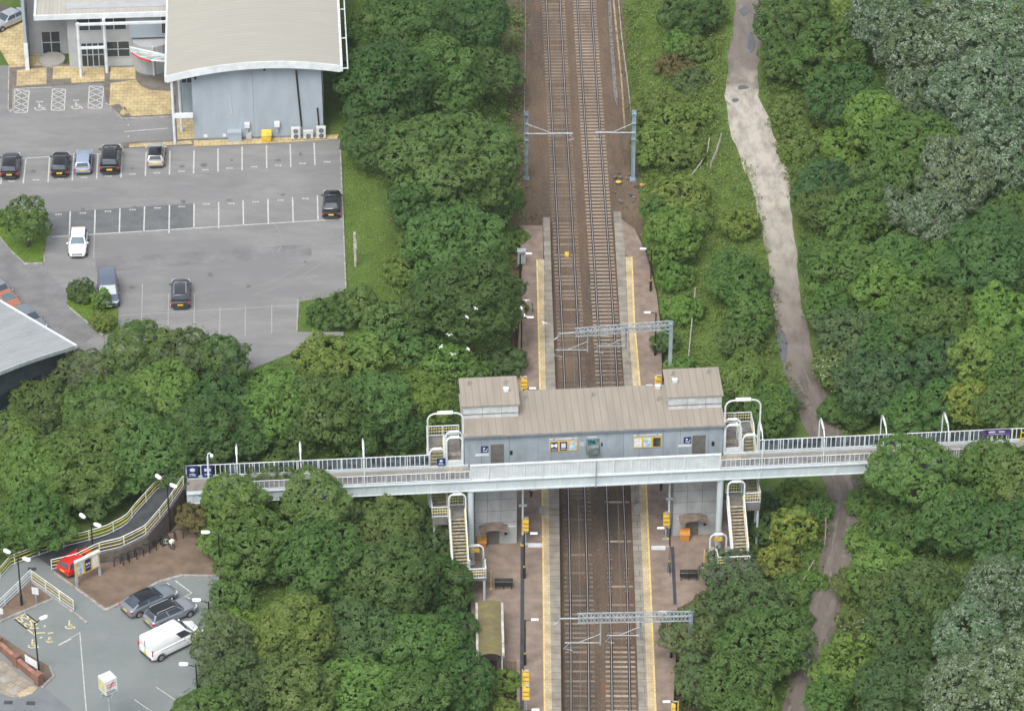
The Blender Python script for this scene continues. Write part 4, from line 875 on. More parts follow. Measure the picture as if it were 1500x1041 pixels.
# waiting shelter with mossy barrel roof
a, b = P(698,884,3.0), P(735,884,3.0); c = P(738,962,3.0); wS, lS = (b-a).length, a.y-c.y
T = thing('waiting_shelter', 'shelter with long mossy barrel roof and pale side rails on the platform', 'shelter', ((a.x+b.x)/2+.08, (a.y+c.y)/2, .95), R(1))
MOSS = layered('mossy_roof', (0.15,0.13,0.068), [((0.22,0.195,0.055), .9, .52, .7, (.4,1.5,1)), ((0.10,0.092,0.058), .7, .5, .68, (1,1,1)), ((.19,.16,.10), 3, .5, .7, (.5,2,1))], .85, .2)
m = MB(); rows = []
for i in range(9): t = i/8; rows.append([(-wS/2+.12+(wS-.24)*t, y, 2.15+.28*math.sin(math.pi*t)) for y in np.linspace(-lS/2, lS/2, 9)])
m.grid(rows); o_ = m.build('roof', MOSS, T, fix=False); s_ = o_.modifiers.new('Solidify','SOLIDIFY'); s_.thickness = .06
m = MB()
for k in range(10):
    y = -lS/2 + lS*k/9; m.tube([(-wS/2+.12+(wS-.24)*i/8, y, 2.17+.28*math.sin(math.pi*i/8)) for i in range(9)], .022, 4)
m.build('roof_ribs', mat('rib_grey', (.2,.19,.15), .7), T)
for sg in (-1,1): m = MB(); m.box(sg*wS/2-.11,sg*wS/2+.11,-lS/2,lS/2,2.02,2.2); m.build('edge_rail', mat('edge_rail', (.45,.44,.40), .6, .2, 1.5), T)
for sg in (-1,1):
    for y in np.linspace(-lS/2+.1, lS/2-.1, 4): m = MB(); m.cyl((sg*(wS/2-.1),y,0),.05,2.05,8); m.build('post', WHT, T)
m = MB(); m.box(-wS/2+.08,-wS/2+.1,-lS/2+.1,lS/2-.1,.2,1.95); m.build('glazing', GLASS, T)
p = P(733,872,.95); m = MB(); m.cyl((0,0,0),.04,1.9,8); m.box(-.1,.1,-.1,.1,0,.04); m.ball((0,0,1.95),.06); tag(m.build('yellow_pole', PYEL, loc=P(719,862,.95)), 'slim pale yellow pole beside the black bench and steps', 'pole')
m = MB(); m.cyl((0,0,0),.04,1.9,8); m.box(-.1,.1,-.1,.1,0,.04); m.ball((0,0,1.95),.06); tag(m.build('yellow_pole', PYEL, loc=P(1031,832,.95)), 'slim pale yellow pole beside the buddleia on the grit bin platform', 'pole')

# ------------------------------------------------------------------ ramp to the bridge
UP = [(-30,862,7.0),(0,847,7.0),(16,828,7.0),(54,814,7.3),(90,802,7.6),(125,793,7.9),(156,784,8.2),(185,769,8.55),(199.5,751,8.8),(215,734,9.0),(231,716,9.2),(247,708,9.4),(270,698,9.62)]
LO = [(80,833,7.15),(111,826,7.45),(145,809,7.9),(176,802,8.25),(195,793,8.45),(214,783,8.65),(232,762,8.95),(248,742,9.2),(269,711,9.6)]
def resamp(pts, n):
    L_ = [0]
    for a, b in zip(pts[:-1], pts[1:]): L_.append(L_[-1] + (b-a).length)
    out = []
    for k in range(n):
        s = L_[-1]*k/(n-1); i = max(j for j in range(len(L_)-1) if L_[j] <= s+1e-9); t = (s-L_[i])/max(1e-6, L_[i+1]-L_[i]); out.append(pts[i].lerp(pts[i+1], t))
    return out
uw = [P(a,b,z) for a,b,z in UP]; lw = [P(a,b,z) for a,b,z in LO]
ur, lr = resamp(uw[3:], 24), resamp(lw, 24)
T = thing('access_ramp', 'curving dark asphalt ramp with stone retaining wall leading up to the footbridge', 'ramp', (lw[0].x, lw[0].y, 7)); O = Vector(T.location)
m = MB(); m.grid([[u-O, u.lerp(l,.5)-O, l-O] for u, l in zip(ur, lr)]); m.build('ramp_surface', RAMPM, T, fix=False)
m = MB(); e0, e1 = W(U0,0,DZ), W(U0,2.4,DZ); m.poly([lr[-1]-O, e0-O, e1-O, ur[-1]-O]); m.build('ramp_head', RAMPM, T, fix=True)
STONE = layered('dark_stone_wall', (0.115,0.10,0.09), [((0.17,0.105,0.08), 1.2, .55, .68, (1,1,1)), ((0.065,0.058,0.053), 2.5, .5, .66, (1,1,1)), ((.13,.12,.11), 4, .56, .7, (1,1,1))], .95, .7, 7)
for nm, rw, sh in (('retaining_wall', lr, Vector((.18,-.25,0))), ('rear_wall', ur, Vector((-.2,.2,0)))):
    m = MB(); rows = []
    for p in rw: rows.append([p+Vector((0,0,.05))-O, p+sh*.9+Vector((0,0,.05))-O, p+sh-Vector((0,0,p.z-(6.9 if nm[1]=='e' and nm[2]=='t' else 6.2)))-O])
    m.grid(rows); m.build(nm, STONE, T)
def ramprail(name, label, pts, cat='railing', yellow=True, h=1.05, post=2.2):
    T = thing(name, label, cat, pts[0], 0, 'railings of the ramp and forecourt'); O = Vector(pts[0]); q = [p-O for p in pts]
    m = MB(); z = Vector((0,0,1))
    m.tube([p+z*h for p in q], .04, 6); m.tube([p+z*.1 for p in q], .03, 5)
    tot = sum((b-a).length for a, b in zip(q[:-1], q[1:])); 
    for p in resamp(q, max(2, round(tot/post)+1)): m.tube([p, p+z*h], .05, 6)
    m.build('white_rail', WHT, T); m = MB()
    for k in (.45,.8): m.tube([p+z*h*k+Vector((0,-.06,0)) for p in q], .032, 6)
    m.build('inner_rail', PYEL if yellow else WHT, T); return T
ramprail('railing', 'white and yellow railing along the tree side of the ramp', resamp(uw, 34)); ramprail('railing', 'white and yellow railing along the top of the stone ramp wall', resamp([P(76,834,7.1)]+lw, 28))
ramprail('railing', 'white railing sloping down towards the lower corner by the footpath', resamp([P(x,y,z) for x,y,z in ((-30,925,7.0),(0,893,7.0),(22,872,7.05),(46,848,7.05))], 8), yellow=False)
ramprail('railing', 'short yellow railing beside the footpath down to the car park', resamp([P(x,y,7.08) for x,y in ((47,850),(70,866),(92,882),(108,893))], 8))

# ------------------------------------------------------------------ forecourt objects
hm = MB(); hoop(hm, (-.33,-.2,0), (.33,.2,0), 1.0, .048, .3); hme = hm.mesh('cycle_stand', BLK)
for i, (a, b) in enumerate([(174,829),(183,824),(194,820),(204,815),(213,810.5),(222.5,806),(232,801.5),(241.5,797),(251.5,792.5),(262,788)]):
    o = bpy.data.objects.new('cycle_stand', hme); COL.objects.link(o); o.location = P(a, b, Z0+.01); o.rotation_euler.z = R(-20)
    tag(o, ['black hoop cycle stand nearest the notice board','black hoop cycle stand, second from the notice board','black hoop cycle stand, third from the notice board','black hoop cycle stand, fourth from the notice board','black hoop cycle stand, fifth from the notice board','black hoop cycle stand, sixth from the notice board','black hoop cycle stand one away from the green bicycle','black hoop cycle stand the green bicycle leans on','black hoop cycle stand second from the shrubs','black hoop cycle stand at the shrub end of the row'][i], 'cycle stand', 'row of cycle stands')
T = thing('bicycle', 'pale green bicycle leaning on the cycle stands', 'bicycle', P(245,801,Z0+.01), R(-35)); GRN = mat('pale_green_paint', (.35,.48,.42), .4)
for x in (-.52,.52): m = MB(); m.tube([(x+.33*math.cos(t),0,.34+.33*math.sin(t)) for t in [2*math.pi*k/16 for k in range(16)]], .03, 6, closed=True); [m.tube([(x,0,.34),(x+.32*math.cos(t),0,.34+.32*math.sin(t))],.008,4) for t in [k*math.pi/4 for k in range(8)]]; m.build('wheel', RUBBER, T)
m = MB()
for a, b in [((-.52,0,.34),(-.1,0,.34)),((-.1,0,.34),(-.22,0,.85)),((-.22,0,.82),(.38,0,.85)),((-.1,0,.34),(.38,0,.8)),((-.52,0,.34),(-.2,0,.8)),((.52,0,.34),(.36,0,1.0))]: m.tube([a,b],.028,6)
m.build('frame', GRN, T); m = MB(); m.cbox(-.23,0,.93,.26,.14,.06); m.build('saddle', BLK, T); m = MB(); m.tube([(.3,-.25,1.05),(.36,0,1.02),(.3,.25,1.05)],.02,6); m.build('handlebar', BLK, T); m = MB(); m.cbox(.55,0,.85,.3,.35,.25); m.build('basket', PLATW, T)
# notice board
p, q = P(113,858,Z0), P(147,842,Z0); d = (q-p); T = thing('notice_board', 'notice board with yellow frame and three posters on two grey posts', 'notice board', (p+q)/2, math.atan2(d.y, d.x)); wN = d.length
m = MB(); m.box(-wN/2,wN/2,-.06,.06,1.0,2.45); m.build('board', YEL, T); m = MB(); m.box(-wN/2-.08,wN/2+.08,-.14,.14,2.45,2.62); m.build('header', mat('pale_header', (.62,.68,.68), .5), T)
for i, c in enumerate(('poster_map','navy_sign','poster_white')): x = -wN/2+wN*(.06+.32*i); m = MB(); m.box(x,x+wN*.24,-.075,-.061,1.12,2.32); o_ = m.build('poster', MATS[c], T); 
m = MB(); sym_two(m, -.078, 1.3, .7, .9); m.build('symbol', WHT, T)
for x in (-wN/2+.02, wN/2-.02): m = MB(); m.cbox(x,.0,.55,.18,.14,1.1); m.box(x-.09,x+.09,.07,.13,0,2.5); m.build('post', GALV, T)
# station totem
T = thing('station_totem', 'white box totem with red railway arrows on a grey pole in the car park', 'totem sign', P(163,1068,Z0), R(36)); zc = 4.1
m = MB(); m.cyl((0,0,0),.08,4.0,10); m.box(-.25,.25,-.25,.25,0,.05); m.build('pole', GALV, T)
m = MB(); m.box(-.56,.56,-.55,.55,zc,zc+1.4); b_ = m.build('light_box', WHT, T, bev=.02); m = MB(); m.box(-.7,.7,-.06,.06,zc-.52,zc-.1); m.box(-.06,.06,-.6,.6,zc-.52,zc-.1); m.build('name_plate', GALV, T)
m = MB(); y = -.553; zz_ = zc+.85
for dz in (-.11,.11): m.box(-.42,.42,y-.01,y,zz_+dz-.035,zz_+dz+.035)
m.add([(-.05,y-.012,zz_+.11),(.03,y-.012,zz_+.11),(.3,y-.012,zz_+.36),(.2,y-.012,zz_+.36)], [(0,1,2,3)]); m.add([(.05,y-.012,zz_-.11),(-.03,y-.012,zz_-.11),(-.3,y-.012,zz_-.36),(-.2,y-.012,zz_-.36)], [(0,1,2,3)])
m.add([(-.2,y-.012,zz_-.11),(-.1,y-.012,zz_-.11),(.2,y-.012,zz_+.11),(.1,y-.012,zz_+.11)], [(0,1,2,3)]); m.build('railway_arrows', RED, b_)
m = MB(); m.box(-.45,.45,y-.01,y,zc+.14,zc+.2); m.box(-.45,.3,y-.01,y,zc+.28,zc+.34); m.build('lettering', DKG, b_)
m = MB(); m.box(-.573,-.561,-.45,.45,zc+.25,zc+1.25); m.build('side_panel', mat('cream_panel', (.62,.58,.30), .5, .1), b_)
# big blue hoarding at the edge
p = P(-12,832,6.9); T = thing('billboard', 'tall bright blue billboard with white frame at the edge beside the trees', 'billboard', p, R(62)); m = MB(); m.box(-1.6,1.6,-.1,.1,1.2,4.6); m.build('frame', WHT, T); m = MB(); m.box(-1.45,1.45,-.125,-.101,1.35,4.45); m.build('poster', mat('blue_poster', (.02,.15,.62), .4, .35, .7), T)
for x in (-1.1,1.1): m = MB(); m.cyl((x,.15,0),.09,3.6,8); m.build('post', GALV, T)
def street_lamp(px, py, z, h, heads, label, lw_=.07, grp='black street lamps around the station car park'):
    T = thing('street_lamp', label, 'street lamp', P(px, py, z), 0, grp)
    m = MB(); m.tube([(0,0,0),(0,0,1.1),(0,0,1.15),(0,0,h)], [.12,.12,lw_,lw_*.8], 8)
    for dx, dy in heads: m.tube([(0,0,h-.1),(dx,dy,h+.1)], .04, 6)
    m.build('post', BLK, T)
    for dx, dy in heads:
        e = Vector((dx,dy,0)); n = e.normalized(); m = MB(); c = e + n*.22; a = math.atan2(n.y, n.x); m.M = Matrix.Translation((c.x,c.y,h+.12)) @ Matrix.Rotation(a,4,'Z'); m.loft([[(x,-w_,0),(x,w_,0),(x,w_*.7,.13),(x,-w_*.7,.13)] for x, w_ in ((-.36,.1),(-.15,.19),(.25,.19),(.38,.1))]); m.build('lamp_head', HEAD, T)
street_lamp(32,886,7.0,5.0,[(-.75,.55),(.6,-.3)],'black double-headed street lamp by the white railing and footpath')
street_lamp(137,815,7.05,3.5,[(-.65,.75),(.4,-.25)],'black double-headed street lamp behind the notice board')
street_lamp(249,778,7.0,5.0,[(-.65,.75),(.4,-.25)],'black double-headed street lamp at the shrub end of the cycle stands')
street_lamp(323,842,7.0,4.4,[(-.85,0)],'black street lamp overhanging the brick forecourt from the hedge'); street_lamp(307,911,7.0,2.2,[(-.75,0)],'short black lamp post beside the white van nose')
street_lamp(291,1045,7.0,5.0,[(-.75,0)],'street lamp with only its head showing beside the large dull shrub'); street_lamp(57,986,7.05,5.3,[(.5,.35)],'black street lamp rising from the bed behind the brick wall')
T = thing('camera_pole', 'tall white camera pole at the ramp end of the footbridge', 'camera pole', P(309,762,6.9), 0); m = MB(); m.tube([(0,0,0),(0,0,6.8)],[.10,.085],10); m.tube([(0,0,6.7),(.05,0,7.1),(.2,0,7.2),(.32,0,7.05)],.06,8); m.build('pole', WHT, T); m = MB(); m.ball((.36,0,6.88),.17,1,1,1.2); m.build('camera', WHT, T, smooth=True); m = MB(); m.cyl((0,0,2.2),.36,.1,14); m.cbox(0,0,2.05,.5,.25,.3); m.build('collar_box', GALV, T)
small_sign('parking_sign', 'small white sign on a thin post in the bed beside the white railing', 'sign', P(53,883,7.04), R(-15), .6, .7, WHT, .95, None, (0,)); small_sign('parking_sign', 'small white sign on a thin post at the frame edge by the yellow hatching', 'sign', P(2,912,7.04), R(-15), .5, .6, WHT, .95, None, (0,))
small_sign('car_park_sign', 'wide white information board behind the brick wall', 'sign', P(47,984,7.04), R(-42), 1.5, .72, WHT, .75, None, (-.6,.6))
# low brick wall with piers
T = thing('brick_wall', 'low red brick wall with piers beside the pavement', 'wall', P(56,1002,7.0)); O = Vector(T.location); ws = [P(x,y,7.0)-O for x, y in ((-60,900),(-2,949),(25,974),(57,1001))]
m = MB()
for a, b in zip(ws[:-1], ws[1:]):
    n = Vector((-(b-a).y,(b-a).x,0)).normalized()*.13; m.prism([(a+n).xy,(b+n).xy,(b-n).xy,(a-n).xy], 0, .75)
m.build('wall', BRICK, T); m = MB()
for a, b in zip(ws[:-1], ws[1:]):
    n = Vector((-(b-a).y,(b-a).x,0)).normalized()*.17; m.prism([(a+n).xy,(b+n).xy,(b-n).xy,(a-n).xy], .751, .83)
m.build('coping', mat('coping_brick', (.30,.16,.12), .9, .15, 2), T)
for p in ws[1:]: m = MB(); m.M = Matrix.Translation(p) @ Matrix.Rotation(R(-40),4,'Z'); m.box(-.27,.27,-.27,.27,0,1.05); m.box(-.31,.31,-.31,.31,1.05,1.13); m.build('pier', BRICK, T)
# gulls in flight
gm = MB(); gm.ball((0,0,0),.095,2.3,1,1,8,6); gm.ball((.24,0,.03),.065,1.1,1,1,7,5); gm.add([(-.2,-.05,0),(-.2,.05,0),(-.42,.09,.0),(-.42,-.09,.0)],[(0,1,2,3)])
wm = []
for up in (.16, -.02, .28):
    w_ = MB()
    for s in (-1,1): w_.add([(.12,s*.07,.04),(-.1,s*.07,.03),(-.12,s*.38,.05+up),(.14,s*.38,.06+up),(-.12,s*.72,.03+up*.7),(-.04,s*.74,.03+up*.7)], [(0,1,2,3),(3,2,4,5)])
    wm.append(w_.mesh('wings', mat('gull_grey_white', (.72,.74,.75), .7, .08)))
gb = gm.mesh('body', mat('gull_white', (.8,.8,.78), .7, .05), True)
for i, (px, py, rz, l) in enumerate([(697,452,40,'upper of the two gulls crossing the big dark tree'),(684,464,30,'lower of the two gulls crossing the big dark tree'),(658,491,80,'topmost of four gulls over the bramble bank edge'),(646,508,150,'gull over the pale bramble bank, nearest the car park'),(686,511,20,'gull low over the dark tree foot'),(663,519,70,'lowest of the gulls over the bramble bank'),(771,440,80,'white gull at the far end of the platform, wings raised'),(764,451,10,'gull just beyond the tree tip by the platform lamp'),(769,463,200,'gull over the platform paving by the lamp'),(797,473,60,'gull over the yellow platform line')]):
    T = thing('gull', 'small white ' + l, 'gull', P(px, py, 13 if px < 760 else 8), R(rz), 'white gulls flying over the embankment'); T.scale = (.46,)*3
    for nm, me in (('body', gb), ('wings', wm[i % 3])): o = bpy.data.objects.new(nm, me); COL.objects.link(o); o.parent = T

# ------------------------------------------------------------------ fences and lineside bits
WOOD = mat('weathered_wood', (.30,.25,.18), .9, .25, 3); PALEW = mat('pale_timber', (.42,.40,.35), .9, .2, 3)
def fence(label, px, z, h=1.1, m_=WOOD, post=2.2, rails=(.5,.95), r=.045, rr=.03):
    q = []
    for x, y in px: p = P(x, y, z); q.append(Vector((p.x, p.y, g(p.x, p.y)-.05)))
    T = thing('fence', label, 'fence', q[0]); O = Vector(q[0]); tot = sum((b-a).length for a, b in zip(q[:-1], q[1:]))
    pts = resamp([p-O for p in q], max(2, round(tot/post)+1)); m = MB()
    for p in pts: m.tube([p, p+Vector((0,0,h))], r, 5)
    m.build('posts', m_, T); m = MB()
    for f in rails: m.tube([p+Vector((0,0,f*h)) for p in pts], rr, 5)
    m.build('rails', m_, T); return T
fence('grey wire fence along the foot of the big dark trees beside the ballast', [(770,-20),(770,60),(768,165)], .1, 1.2, GALV, 3, (.4,.7,1), .035, .012)
fence('pale post and wire fence on the grassy side of the ballast', [(904,-20),(911,60),(919,120),(924,165)], .2, 1.1, PALEW, 2.4, (.5,.95), .05, .022)
fence('thin timber fence between the platform shrubs and the grass strip', [(1018,435),(1012,490),(1007,545)], 1.6, 1.2, PALEW, 2.5, (.6,1), .06, .035)
fence('pale post fence standing in the grass beside the dirt track', [(1107,262),(1108,300),(1110,345)], 2.2, 1.3, PALEW, 2.0, (.95,), .06, .03)
fence('leaning silvery rail fence below the yellowish scrub', [(1014,256),(1028,240),(1036,228),(1039,212)], 2.0, .8, PALEW, 2.5, (1,), .05, .05)
fence('broken pale picket fence beside the grassy strip', [(1041,243),(1049,228),(1056,206)], 2.2, .9, PALEW, .35, (.4,.85), .05, .03)
fence('brown rustic rail fence bending beside the dirt track under the bridge', [(1206,742),(1210,770),(1208,801)], 2.6, .9, WOOD, 2.4, (1,), .06, .06)
fence('long brown rail fence in the shrubs beside the dirt track', [(1192,829),(1176,858),(1160,890),(1154,903)], 2.6, .9, WOOD, 2.4, (1,), .06, .06)
sheet('cable_trough', [[(895,-20),(898,-20),(911.5,115),(916.5,188),(914,188),(909,115)]], .07, mat('tan_concrete', (.30,.235,.15), .9, .2, 2), .1)
sheet('rubble_strip', [[(890,-10),(895,-10),(898,60),(905,140),(905,160),(899,140),(893,60)]], .06, mat('rubble_grey', (.19,.175,.165), .95, .35, 4, bump=1), .1)
for px, py, m_, l in [(941,272,ORG,'small orange marker lump beside the blue grey mast'),(906,268,YEL,'small yellow marker lump on the ballast by the blue grey mast')]:
    m = MB(); m.ball((0,0,.12),.28,1.2,.8,.6,7,5); m.add([],[]); tag(m.build('marker', m_, loc=P(px,py,.1)), l, 'marker')
rng2 = random.Random(5); m = MB()
for k in range(16):
    p = P(915+rng2.uniform(-14,22), 262+rng2.uniform(-12,36), .08); m.M = Matrix.Translation(p) @ Matrix.Rotation(rng2.uniform(0,3),4,'Z'); s = rng2.uniform(.06,.2); m.box(-s,s,-s*.6,s*.6,0,s)
tag(m.build('debris', mat('debris_grey', (.17,.155,.14), .95, .3, 3)), kind='stuff')
m = MB(); m.tube([(0,0,0),(0,0,1.5)],.14,8); m.ball((0,0,1.55),.16); m.box(-.16,.16,-.17,-.13,.9,1.3); tag(m.build('verge_post', PALEW, loc=P(521,390,7)), 'pale upright post standing in the grass verge beside the car park', 'post'); bpy.data.objects['verge_post'].scale = (1,1,2.3)
for px, py, l in [(775,362,'grey relay cabinet at the far end of the platform under trees')]:
    T = thing('relay_cabinet', l, 'cabinet', P(764,386,.95)); m = MB(); m.box(-.4,.4,-.3,.3,.1,1.5); m.build('cabinet', GALV, T, bev=.02); m = MB(); m.box(-.44,.44,-.34,.34,1.5,1.58); m.build('roof', GALV, T); m = MB(); m.box(-.3,.3,-.315,-.301,.2,1.4); m.build('door', mat('cab_door', (.34,.36,.36), .5), T)
# ------------------------------------------------------------------ buildings around the car park
HA = R(3.56); HO = Vector((-31.97, 28.41, 7.0))
HU = Vector((math.cos(HA), math.sin(HA), 0)); HV = Vector((-math.sin(HA), math.cos(HA), 0))
def hl(px, py, z=7.0): d = P(px, py, z) - HO; return (d.dot(HU), d.dot(HV), z - 7.0)
CREN = mat('blue_grey_render', (0.30,0.35,0.395), 0.7, .06, .5, streak=(1,1,.3)); CREN2 = mat('pale_grey_render', (0.36,0.375,0.385), .75, .06, .6)
HROOF = ribbed('pale_roof_sheet', (0.335,0.325,0.285), 0.62, 1, .35, .86, .6, var=.025); WROOF = ribbed('pale_seam_roof', (0.36,0.35,0.315), 0.42, 0, .5, .8, .6, var=.06)
H = thing('office_building', 'pale blue grey office building with curved cream roof and white fascia above the car park', 'building', HO, HA)
def zr(u): return 7.75 + (u+2.4)*(.2615) - (u+2.4)**2 * .01316
us = np.linspace(-2.4, 14.8, 22)
m = MB(); m.grid([[(u, v, zr(u)+.25) for v in (-1.0, 36)] for u in us]); o_ = m.build('roof', HROOF, H, fix=False, smooth=False); s_ = o_.modifiers.new('Solidify','SOLIDIFY'); s_.thickness = .14; s_.offset = -1
m = MB(); m.loft([[(u,-1.12,zr(u)-.42),(u,-.99,zr(u)-.42),(u,-.99,zr(u)+.34),(u,-1.12,zr(u)+.34)] for u in us]); m.build('fascia', WHT, H)
m = MB(); m.box(-2.62,-2.40,-1.12,20,zr(-2.4)-.35,zr(-2.4)+.33); m.build('gutter', WHT, H)
m = MB(); m.box(14.8,15.1,-1.12,36,zr(14.8)-.35,zr(14.8)+.30); m.build('gutter', WHT, H)
m = MB(); m.tube([(15.6,-1.2,zr(14.8)),(15.6,36,zr(14.8))],.07,6)
for v in (-1.1,5,11,17,23,29,35): m.tube([(15.0,v,zr(14.8)),(15.6,v,zr(14.8)+.02)],.06,6)
m.build('roof_rail', WHT, H)
m = MB(); pts = [(0,0)] + [(u, 0) for u in us[3:-2]] + [(13.1,0)]
prof = [(u, zr(u)-.02) for u in np.linspace(0, 13.1, 16)]
m.loft([[(0,v,0),(13.1,v,0)] + [(u,v,z) for u, z in prof[::-1]] for v in (0, 35)]); m.build('wall', CREN, H)
m = MB(); m.box(6.05,6.09,-.012,-.002,.2,zr(6.05)-.5); m.box(0,13.1,-.05,-.003,0,.18); m.build('panel_joints', mat('joint_blue_grey', (.2,.225,.245), .8), H)
m = MB(); m.tube([(10.6,-.09,8.2),(10.75,-.09,1.2)],.09,8); m.tube([(12.55,-.09,3.6),(12.6,-.09,1.2)],.07,8); m.tube([(13.0,-.08,8.2),(13.05,-.08,.1)],.05,8); m.build('pipe', BLK, H) if False else None
for pts, r_ in (([(10.45,-.09,7.7),(10.8,-.09,1.25)],.09), ([(12.45,-.09,3.3),(12.55,-.09,1.25)],.075), ([(13.0,-.08,8.0),(13.05,-.08,.1)],.05)):
    m = MB(); m.tube(pts, r_, 8); m.build('pipe', BLK, H)
for u, w_ in ((.95,.35),(2.85,.35)): m = MB(); m.box(u,u+w_,-.03,-.004,.25,.6); m.build('vent', WHT, H)
m = MB(); m.tube([(3.85,-.05,3.0),(3.75,-.05,5.0)],.03,5); m.build('pipe', WHT, H)
m = MB(); m.box(3.35,4.75,-.75,-.005,.0,1.1); m.box(3.3,4.8,-.8,-.76,1.0,1.15); m.build('meter_cabinet', CREN, H)
for u in (5.35,8.35):
    m = MB(); m.box(u-.28,u+.28,-.45,-.005,1.35,1.95); a_ = m.build('wall_unit', WHT, H, bev=.08); m = MB(); m.cyl((u,-.25,.75),.12,.6,8); m.build('duct', GALV, a_)
m = MB(); m.box(5.2,5.75,-.4,-.005,.1,.75); m.build('box', CREN2, H)
for (x, y, l) in ((.4,7.6,0),(7.3,8.35,0)): m = MB(); m.cbox(x,-.12,y-.4,.18,.24,.2); m.build('wall_light', BLK, H)
# condensers on the ground
for i, (u, w_, h_, l) in enumerate([(9.75,.95,1.35,'two-fan white air conditioning unit under the long black pipe'),(11.0,1.0,.95,'single-fan white air conditioning unit, lowest of the three'),(12.3,.95,1.35,'two-fan white air conditioning unit at the building corner')]):
    p = HO + HU*(u+.45) + HV*(-.55); T = thing('air_conditioner', l, 'air conditioner', (p.x,p.y,7.06), HA, 'air conditioning units at the office wall')
    m = MB(); m.box(-w_/2,w_/2,-.2,.2,.08,h_); m.build('casing', mat('off_white_casing', (.55,.56,.54), .6, .1), T, bev=.03)
    for k in range(2 if h_ > 1 else 1):
        m = MB(); m.tube([(0,-.205,.4+k*.6),(0,-.23,.4+k*.6)],.24,14); f = m.build('fan_grille', DKG, T); m = MB(); [m.tube([(.0,-.235,.4+k*.6),(.22*math.cos(t),-.235,.4+k*.6+.22*math.sin(t))],.012,4) for t in [q*math.pi/4 for q in range(8)]]; m.build('guard', GALV, f)
    m = MB(); m.box(-w_/2+.05,-w_/2+.15,-.2,.2,0,.08); m.box(w_/2-.15,w_/2-.05,-.2,.2,0,.08); m.build('feet', DKG, T)
p = HO + HU*7.25 + HV*(-.7); T = thing('salt_bin', 'bright yellow salt bin against the grey office wall', 'salt bin', (p.x,p.y,7.06), HA); m = MB(); m.loft([[(-.45,-.32,0),(.45,-.32,0),(.45,.32,0),(-.45,.32,0)],[(-.52,-.38,.75),(.52,-.38,.75),(.52,.38,.75),(-.52,.38,.75)]]); m.build('bin', YEL, T, bev=.04); m = MB(); m.loft([[(-.55,-.42,.75),(.55,-.42,.75),(.55,.42,.95),(-.55,.42,.95)],[(-.5,-.36,.85),(.5,-.36,.85),(.5,.36,1.12),(-.5,.36,1.12)]]); m.build('lid', YEL, T, bev=.02)
# corner columns under the roof overhang
for u, v in ((-1.95,-.75),(-1.3,1.6)):
    m = MB(); m.tube([(u,v,0),(u,v,zr(u)-.1)],.14,8); m.build('column', WHT, H)
m = MB(); m.box(-1.95,0,-.9,-.6,3.1,3.55); m.build('beam', WHT, H); m = MB(); m.box(-1.2,-.01,4.0,4.2,0,8); m.build('side_wall', CREN, H); m = MB(); m.box(-1.1,-.1,3.93,3.99,4.4,7.2); m.build('window', GLASS, H)
m = MB(); m.box(-.64,-.57,3.91,3.925,4.4,7.2); m.box(-1.1,-.1,3.91,3.925,5.75,5.83); m.build('window_bars', GALV, H)
# entrance wing
m = MB(); m.box(-13.0,-2.5,15.4,30,0,7.0); m.build('wall', CREN2, H)
m = MB(); m.add([(-16.0,14.5,6.55),(-2.5,14.5,6.55),(-2.5,40,9.5),(-16.0,40,9.5),(-16.0,14.5,6.75),(-2.5,14.5,6.75),(-2.5,40,9.7),(-16.0,40,9.7)], [(0,3,2,1),(4,5,6,7),(0,1,5,4),(1,2,6,5),(2,3,7,6),(3,0,4,7)]); m.build('roof', WROOF, H)
m = MB(); m.box(-16.15,-2.5,14.3,14.5,6.3,6.85); m.build('fascia', WHT, H); m = MB(); m.add([(-16.25,14.3,6.3),(-16.0,14.3,6.3),(-16.0,40,9.25),(-16.25,40,9.25),(-16.25,14.3,6.86),(-16.0,14.3,6.86),(-16.0,40,9.8),(-16.25,40,9.8)], [(0,3,2,1),(4,5,6,7),(0,1,5,4),(1,2,6,5),(2,3,7,6),(3,0,4,7)]); m.build('verge', WHT, H)
m = MB(); m.box(-17.2,-13.01,18.4,30,0,9.0); m.build('wall', CREN2, H); m = MB(); m.box(-17.5,-17.21,15.2,30,0,9.2); m.build('fin_wall', CREN, H); m = MB(); m.box(-17.56,-17.15,15.1,15.19,0,3.2); m.build('trim', WHT, H)
def window(u0, u1, v, z0, z1, nx, nz, name='window', par=H):
    m = MB(); m.box(u0,u1,v-.03,v-.004,z0,z1); w_ = m.build(name, GLASS, par); m = MB()
    for i in range(nx+1): u = u0+(u1-u0)*i/nx; m.box(u-.05,u+.05,v-.07,v-.031,z0,z1)
    for i in range(nz+1): z = z0+(z1-z0)*i/nz; m.box(u0,u1,v-.068,v-.032,z-.05,z+.05)
    m.build('frame', GALV, w_)
a_ = hl(118,40)[0]
window(-12.0,-6.9,15.4,4.35,6.2,4,1); window(-9.1,-6.7,15.4,1.15,3.0,2,2); window(-11.7,-9.35,15.4,.1,2.9,4,2,'entrance_door'); window(-15.9,-14.0,18.4,.1,2.75,2,2,'entrance_door'); window(-16.2,-15.2,18.4,6.4,8.6,2,1)
m = MB(); m.box(-6.6,-2.6,14.9,15.39,3.6,6.5); m.build('bay_wall', CREN, H); m = MB(); m.tube([(-4.4,15.3,0),(-4.4,15.3,3.3)],2.0,20); m.build('rotunda', CREN2, H)
window(-3.3,-2.65,14.9,4.0,6.2,1,1)
for px, py in ((119,113),(157,107)):
    u, v, _ = hl(px, py); m = MB(); m.tube([(u,v,0),(u,v,6.35)],.17,8); m.build('column', WHT, H)
u1, v1, _ = hl(119,113); u2, v2, _ = hl(157,107)
